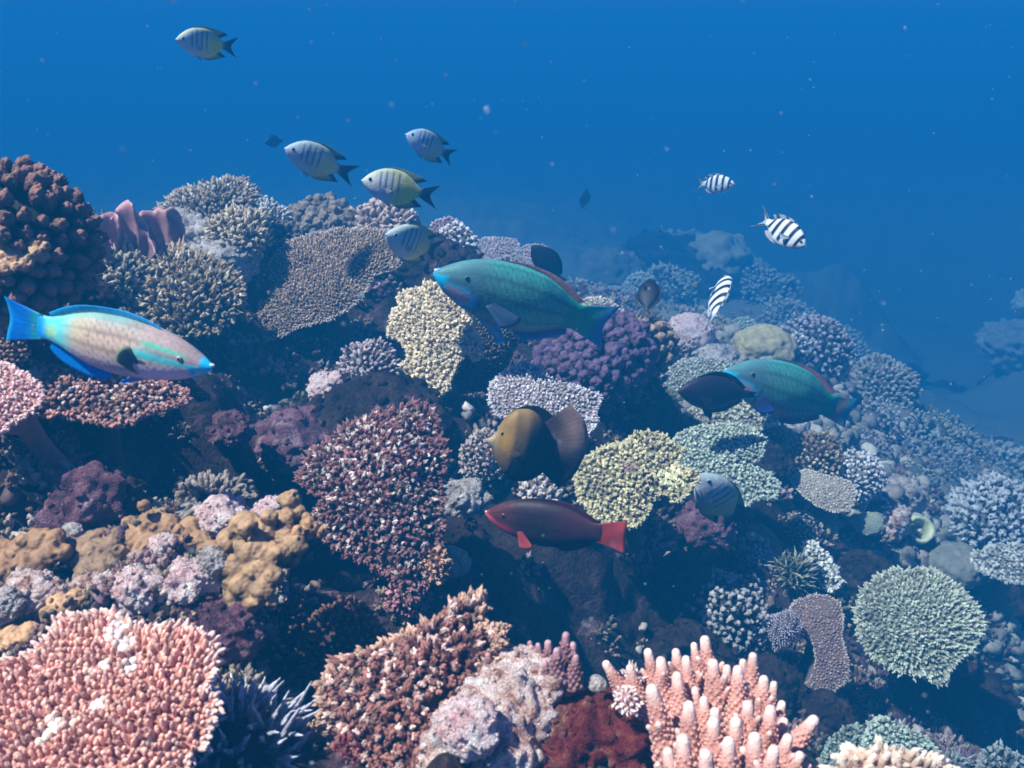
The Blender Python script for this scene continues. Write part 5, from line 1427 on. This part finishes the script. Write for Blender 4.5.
f.eyes(.150, .30, .020, S(90, 60, 70), ring=S(70, 40, 56))
f.lump('beak', .006, 0, .004, .012, .011, .008, S(240, 224, 226)); f.lump('beak', .011, 0, -.018, .011, .010, .007, S(240, 216, 222))

# round yellow brown fish, its broad tail fin swept up behind it
ROUND = dict(u=[0, .03, .07, .11, .16, .22, .31, .40, .48, .55, .59, .62],
             top=[.010, .022, .062, .160, .240, .290, .300, .265, .190, .095, .065, .062],
             bot=[-.020, -.040, -.085, -.160, -.225, -.280, -.305, -.275, -.200, -.105, -.070, -.066],
             wid=[.012, .020, .032, .060, .085, .100, .100, .082, .058, .036, .022, .010])
def c_tang(U, sn, cs):
    c = mix(S(128, 102, 52), S(24, 20, 36), ss(.21, .42, U + .09 * (-sn))) * (1 + .25 * fbm(np.c_[U * 9, sn * 3, cs], 3))[:, None]
    def lay(col, k):
        nonlocal c
        c = c * (1 - k[:, None]) + np.asarray(col) * k[:, None]
    lay(S(180, 140, 50), np.exp(-((U - .155) / .055) ** 2) * np.exp(-((sn - .1) / .4) ** 2) * .85)
    lay(S(176, 164, 132), (1 - ss(.03, .12, U)) * .8)
    lay(S(104, 82, 72), (1 - ss(-.9, -.2, sn)) * (1 - ss(.15, .35, U)) * .6)
    lay(S(150, 118, 70), np.exp(-((U - .30) / .08) ** 2) * ss(.4, .95, sn) * .6)
    return c
f = Fish('surgeonfish', 'round yellow brown surgeonfish with a dark rear half above the red fish', (486, 440, 1.48), (598, 450, 1.52), ROUND, 1.04, c_tang, ws=1.2)
f.fin('tail_fin', [(.47, .20), (.55, .10), (.58, 0), (.55, -.10), (.47, -.20)], [(.655, .405), (.80, .27), (.885, .04), (.84, -.20), (.70, -.36)],
      lambda s_, q: mix(mix(S(150, 122, 112), S(206, 170, 150), ss(.3, .7, q) * (1 - .4 * ss(.88, 1, q))), S(44, 36, 56), ss(.42, .75, s_)), rays=22, wave=.02, out=.05 * f.near)
f.dorsal(.12, .56, .085, plain(S(60, 50, 52)), hprof=(.1, .2, .35, .6, .9, 1), sweep=.06)
f.dorsal(.18, .56, .07, plain(S(36, 30, 46)), name='anal_fin', below=True, hprof=(.2, .4, .6, .8, 1, 1), sweep=.06)
f.pectoral(.19, -.1, .10, .06, .6, tipped(S(120, 96, 60), S(80, 66, 60)), out=.03)
f.fin('pelvic_fin', [(.10, -.13), (.15, -.19)], [(.005, -.085), (.03, -.10)], plain(S(226, 100, 56)), rays=4, y0=-.03 * f.near, nb=16)
f.eyes(.112, .56, .017, S(50, 42, 40), ring=S(160, 136, 70))

# damselfish with thin dark bars
def c_damsel(bars, blue=.0):
    def c_(U, sn, cs):
        c = mix(S(206, 210, 200), S(216, 210, 130), ss(.22, .55, U))
        def lay(col, k):
            nonlocal c
            c = c * (1 - k[:, None]) + np.asarray(col) * k[:, None]
        lay(S(226, 214, 84), ss(.28, .52, U) * (1 - ss(.1, 1.0, sn)) * .95)
        lay(S(222, 216, 228), (1 - ss(-.7, -.2, sn)) * (1 - ss(.25, .45, U)) * .8)
        lay(S(140, 160, 120), ss(.3, .9, sn) * .55)
        lay(S(96, 160, 220), np.full(len(U), blue))
        for b in bars:
            lay(S(34, 44, 80), np.exp(-((U - b - .025 * sn ** 2 + .02 * sn) / .0125) ** 2) * (1 - ss(.75, .95, sn)) * ss(-.55, -.1, sn) * .9)
            lay(S(206, 218, 240), np.exp(-((U - b - .03 + .02 * sn) / .014) ** 2) * (1 - ss(.6, .9, np.abs(sn))) * .35)
        lay(S(44, 54, 92), ss(.68, .77, U))
        return c
    return c_
def damsel(label, head, tail, blue=0.0, up=None, hs=.98, bend=0.0, bars=(.21, .28, .36, .44), pale=None):
    f = Fish('damselfish', label, head, tail, DAMSEL, hs, c_damsel(bars, blue), group='damselfish hovering over the reef', up=up, bend=bend, nu=72, nv=36)
    dk = S(36, 44, 82)
    f.caudal(lambda s_, q: mix(S(60, 72, 104), dk, ss(.1, .5, q)), .155, .205, .55, rays=12)
    f.dorsal(.22, .66, .026, lambda s_, q: mix(S(160, 170, 130), dk, np.maximum(ss(.9, 1, q) * .3, ss(.84, .94, s_))), hprof=(.4, .8, .9, .9, 1.0, 1.6, 2.0), sweep=.07, rays=14)
    f.dorsal(.44, .68, .055, lambda s_, q: mix(S(200, 196, 130), dk, np.maximum(ss(.6, .85, q) * .8, ss(.75, .9, s_))), name='anal_fin', below=True, hprof=(.4, .6, .7, .9, 1.2), sweep=.10)
    f.pectoral(.27, -.16, .10, .06, .5, tipped(S(186, 190, 206), S(186, 190, 190)), out=.02)
    f.lump('fin_spot', .262, f.near * .080, -.012, .014, .006, .016, S(50, 50, 90), MAT_FIN)
    f.pelvic(.30, .12, .5, plain(S(190, 190, 200)))
    f.eyes(.085, .34, .024, S(24, 28, 44), ring=S(150, 160, 190))
    f.lump('lip', .004, 0, -.006, .012, .012, .014, S(190, 196, 214), MAT_FISH)
    return f
damsel('damselfish swimming alone at the top of the water', (176, 39, 1.80), (241, 49, 1.86), up=(.05, -.25, 1), bend=.10)
damsel('grey blue damselfish trailing behind the small dark blue fish', (285, 148, 1.8), (355, 174, 1.86), blue=.25, up=(.2, -.15, 1), bend=-.12)
damsel('pale blue damselfish swimming highest above the shelf crest', (406, 134, 1.95), (458, 159, 2.0), blue=.45, up=(.2, .15, 1), bend=.12)
damsel('yellowish damselfish with sharp dark bars over the finger coral', (362, 180, 1.68), (439, 197, 1.72), up=(.1, .05, 1), bend=-.06)
damsel('damselfish just in front of the crest near the green parrotfish', (386, 234, 1.75), (447, 256, 1.84), blue=.2, up=(.2, -.2, 1), bend=.14)
damsel('damselfish hovering head up before the blue green table coral', (701, 474, 1.80), (738, 528, 1.88), blue=.2, up=(1, -.1, .55))

# black and white scissortail fish
def c_sciss(U, sn, cs):
    c = np.tile(S(236, 240, 246), (len(U), 1))
    k = ss(.2, .9, sn)[:, None] * .25
    c = c * (1 - k) + S(190, 214, 220) * k
    for b, wd in ((.13, .028), (.27, .034), (.42, .036), (.56, .034), (.68, .026)):
        kk = (1 - ss(wd * .7, wd * 1.15, np.abs(U - b + .03 * sn))) * ss(-.85, -.6, sn)
        c = c * (1 - kk[:, None]) + S(16, 18, 34) * kk[:, None]
    k = (1 - ss(.02, .06, U))[:, None] * .6
    return c * (1 - k) + S(70, 80, 110) * k
def scissor(label, head, tail, up=None, hs=.95, ws=1.0, bend=0.0):
    f = Fish('sergeant_fish', label, head, tail, DAMSEL, hs, c_sciss, group='black and white barred fish', up=up, ws=ws, bend=bend, nu=90, nv=36)
    f.caudal(lambda s_, q: mix(S(226, 232, 240), S(16, 18, 40), np.exp(-((np.abs(s_ - .5) - .36) / .13) ** 2)), .20, .22, .80, rays=12)
    f.dorsal(.26, .66, .035, lambda s_, q: mix(S(200, 214, 226), S(20, 24, 46), np.exp(-(((s_ * 2.9) % 1 - .5) / .22) ** 2)), hprof=(.4, .8, .9, 1, 1.3, 1.2), sweep=.06)
    f.dorsal(.46, .67, .045, lambda s_, q: mix(S(220, 226, 236), S(40, 44, 70), ss(.7, .95, q)), name='anal_fin', below=True, hprof=(.5, .9, 1.1, 1.2, 1), sweep=.08)
    f.pectoral(.27, -.05, .13, .08, .3, plain(S(200, 210, 226)), out=.07)
    f.eyes(.085, .30, .024, S(14, 16, 26), ring=S(160, 170, 180))
    return f
scissor('black barred white fish nosing downward above the slope', (806, 246, 1.9), (756, 215, 1.95), up=(.35, -.15, 1))
scissor('small black barred white fish high in open water', (735, 184, 2.5), (694, 184, 2.55), up=(0, -.1, 1))
scissor('black barred fish seen from behind turning by the far reef', (727, 276, 2.20), (708, 324, 2.12), up=(.15, -1, .3), bend=.06)

# dark fish
def dark(label, head, tail, prof=SPINDLE, hs=1.0, c=S(34, 28, 52), up=None, ws=1.0, name='surgeonfish', tailsp=.10, tl=.10, eye=True):
    f = Fish(name, label, head, tail, prof, hs, lambda U, sn, cs: mix(c, c * 1.35, ss(-.2, .5, sn) * .5), up=up, ws=ws, nu=60, nv=32)
    f.caudal(plain(c * .9), tailsp, tl, .3, rays=10)
    f.dorsal(.20, .80, .05, plain(c * .8), hprof=(.3, .8, 1, 1, .9, .6))
    f.dorsal(.42, .80, .05, plain(c * .8), name='anal_fin', below=True, hprof=(.6, 1, 1, .9, .6))
    f.pectoral(.26, -.2, .12, .09, .5, plain(c * 1.2), out=.05)
    if eye: f.eyes(.11, .3, .017, c * .5, ring=c * 1.6)
    return f
fd = dark('blackish purple surgeonfish facing the slope parrotfish snout', (678, 391, 1.92), (758, 395, 1.96), hs=1.02, tailsp=.03, tl=.10, c=S(34, 20, 38))
fd.pelvic(.36, .16, .9, plain(S(36, 24, 44)), width=.07)
dark('dark surgeonfish rising behind the back of the green parrotfish', (532, 245, 2.3), (564, 284, 2.33), hs=1.15, c=S(14, 14, 28), up=(.7, 0, .7), eye=False)
dark('small dark fish hanging upright before the far pale table', (650, 279, 2.1), (646, 315, 2.06), hs=1.25, c=S(8, 8, 16), up=(.9, -.1, .2))
dark('tiny dark blue fish above the shelf corals', (265, 142, 3.2), (283, 141, 3.25), hs=1.2, c=S(30, 40, 80))
dark('faint dark sliver of a fish over the far reef', (587, 189, 4.0), (582, 209, 4.1), hs=.7, c=S(30, 40, 80), up=(1, -.3, .3))

# ------------------------------------------------------------------ drifting specks
def snow():
    r = np.random.default_rng(21)
    m = M(); v, t = ico(1)
    for i in range(900):
        d = .28 + 2.8 * r.random() ** 1.2
        p = d * ray(r.uniform(-120, 1144), r.uniform(-60, 800))
        s = r.uniform(.0006, .0018) * (1 if r.random() < .9 else 2.0) * (.5 + .4 * d)
        q = v * s * np.array([1, r.uniform(.5, 1), r.uniform(.4, 1)])
        x, y, z = basis(r.normal(size=3))
        m.add(p + q @ np.array([x, y, z]), None, t, S(176, 202, 224) * r.uniform(.25, .8))
    o = m.build('marine_snow', MAT_SPECK); o['kind'] = 'stuff'
    tag(o, 'pale specks of drifting marine snow in the water', 'specks')
snow()
# ------------------------------------------------------------------ the water itself
def haze():
    m = M()
    x0, x1, y0, y1, z0, z1 = -60, 60, -8, 78, -4.6, 0.8
    V = [(x, y, z) for z in (z0, z1) for y in (y0, y1) for x in (x0, x1)]
    m.add(V, [(0, 2, 3, 1), (4, 5, 7, 6), (0, 1, 5, 4), (2, 6, 7, 3), (0, 4, 6, 2), (1, 3, 7, 5)])
    mt = bpy.data.materials.new('sea_water'); mt.use_nodes = True
    nt = mt.node_tree
    nt.nodes.remove(nt.nodes['Principled BSDF'])
    pv = nt.nodes.new('ShaderNodeVolumePrincipled')
    pv.inputs['Color'].default_value = (*HAZE_COLOR, 1)
    pv.inputs['Density'].default_value = HAZE_DENSITY
    pv.inputs['Absorption Color'].default_value = (*HAZE_ABSORB, 1)
    pv.inputs['Anisotropy'].default_value = 0.0
    nt.links.new(pv.outputs[0], nt.nodes['Material Output'].inputs['Volume'])
    o = m.build('haze', mt, smooth=False)
    o['kind'] = 'stuff'
    tag(o, 'blue sea water filling the whole view', 'water')
haze()
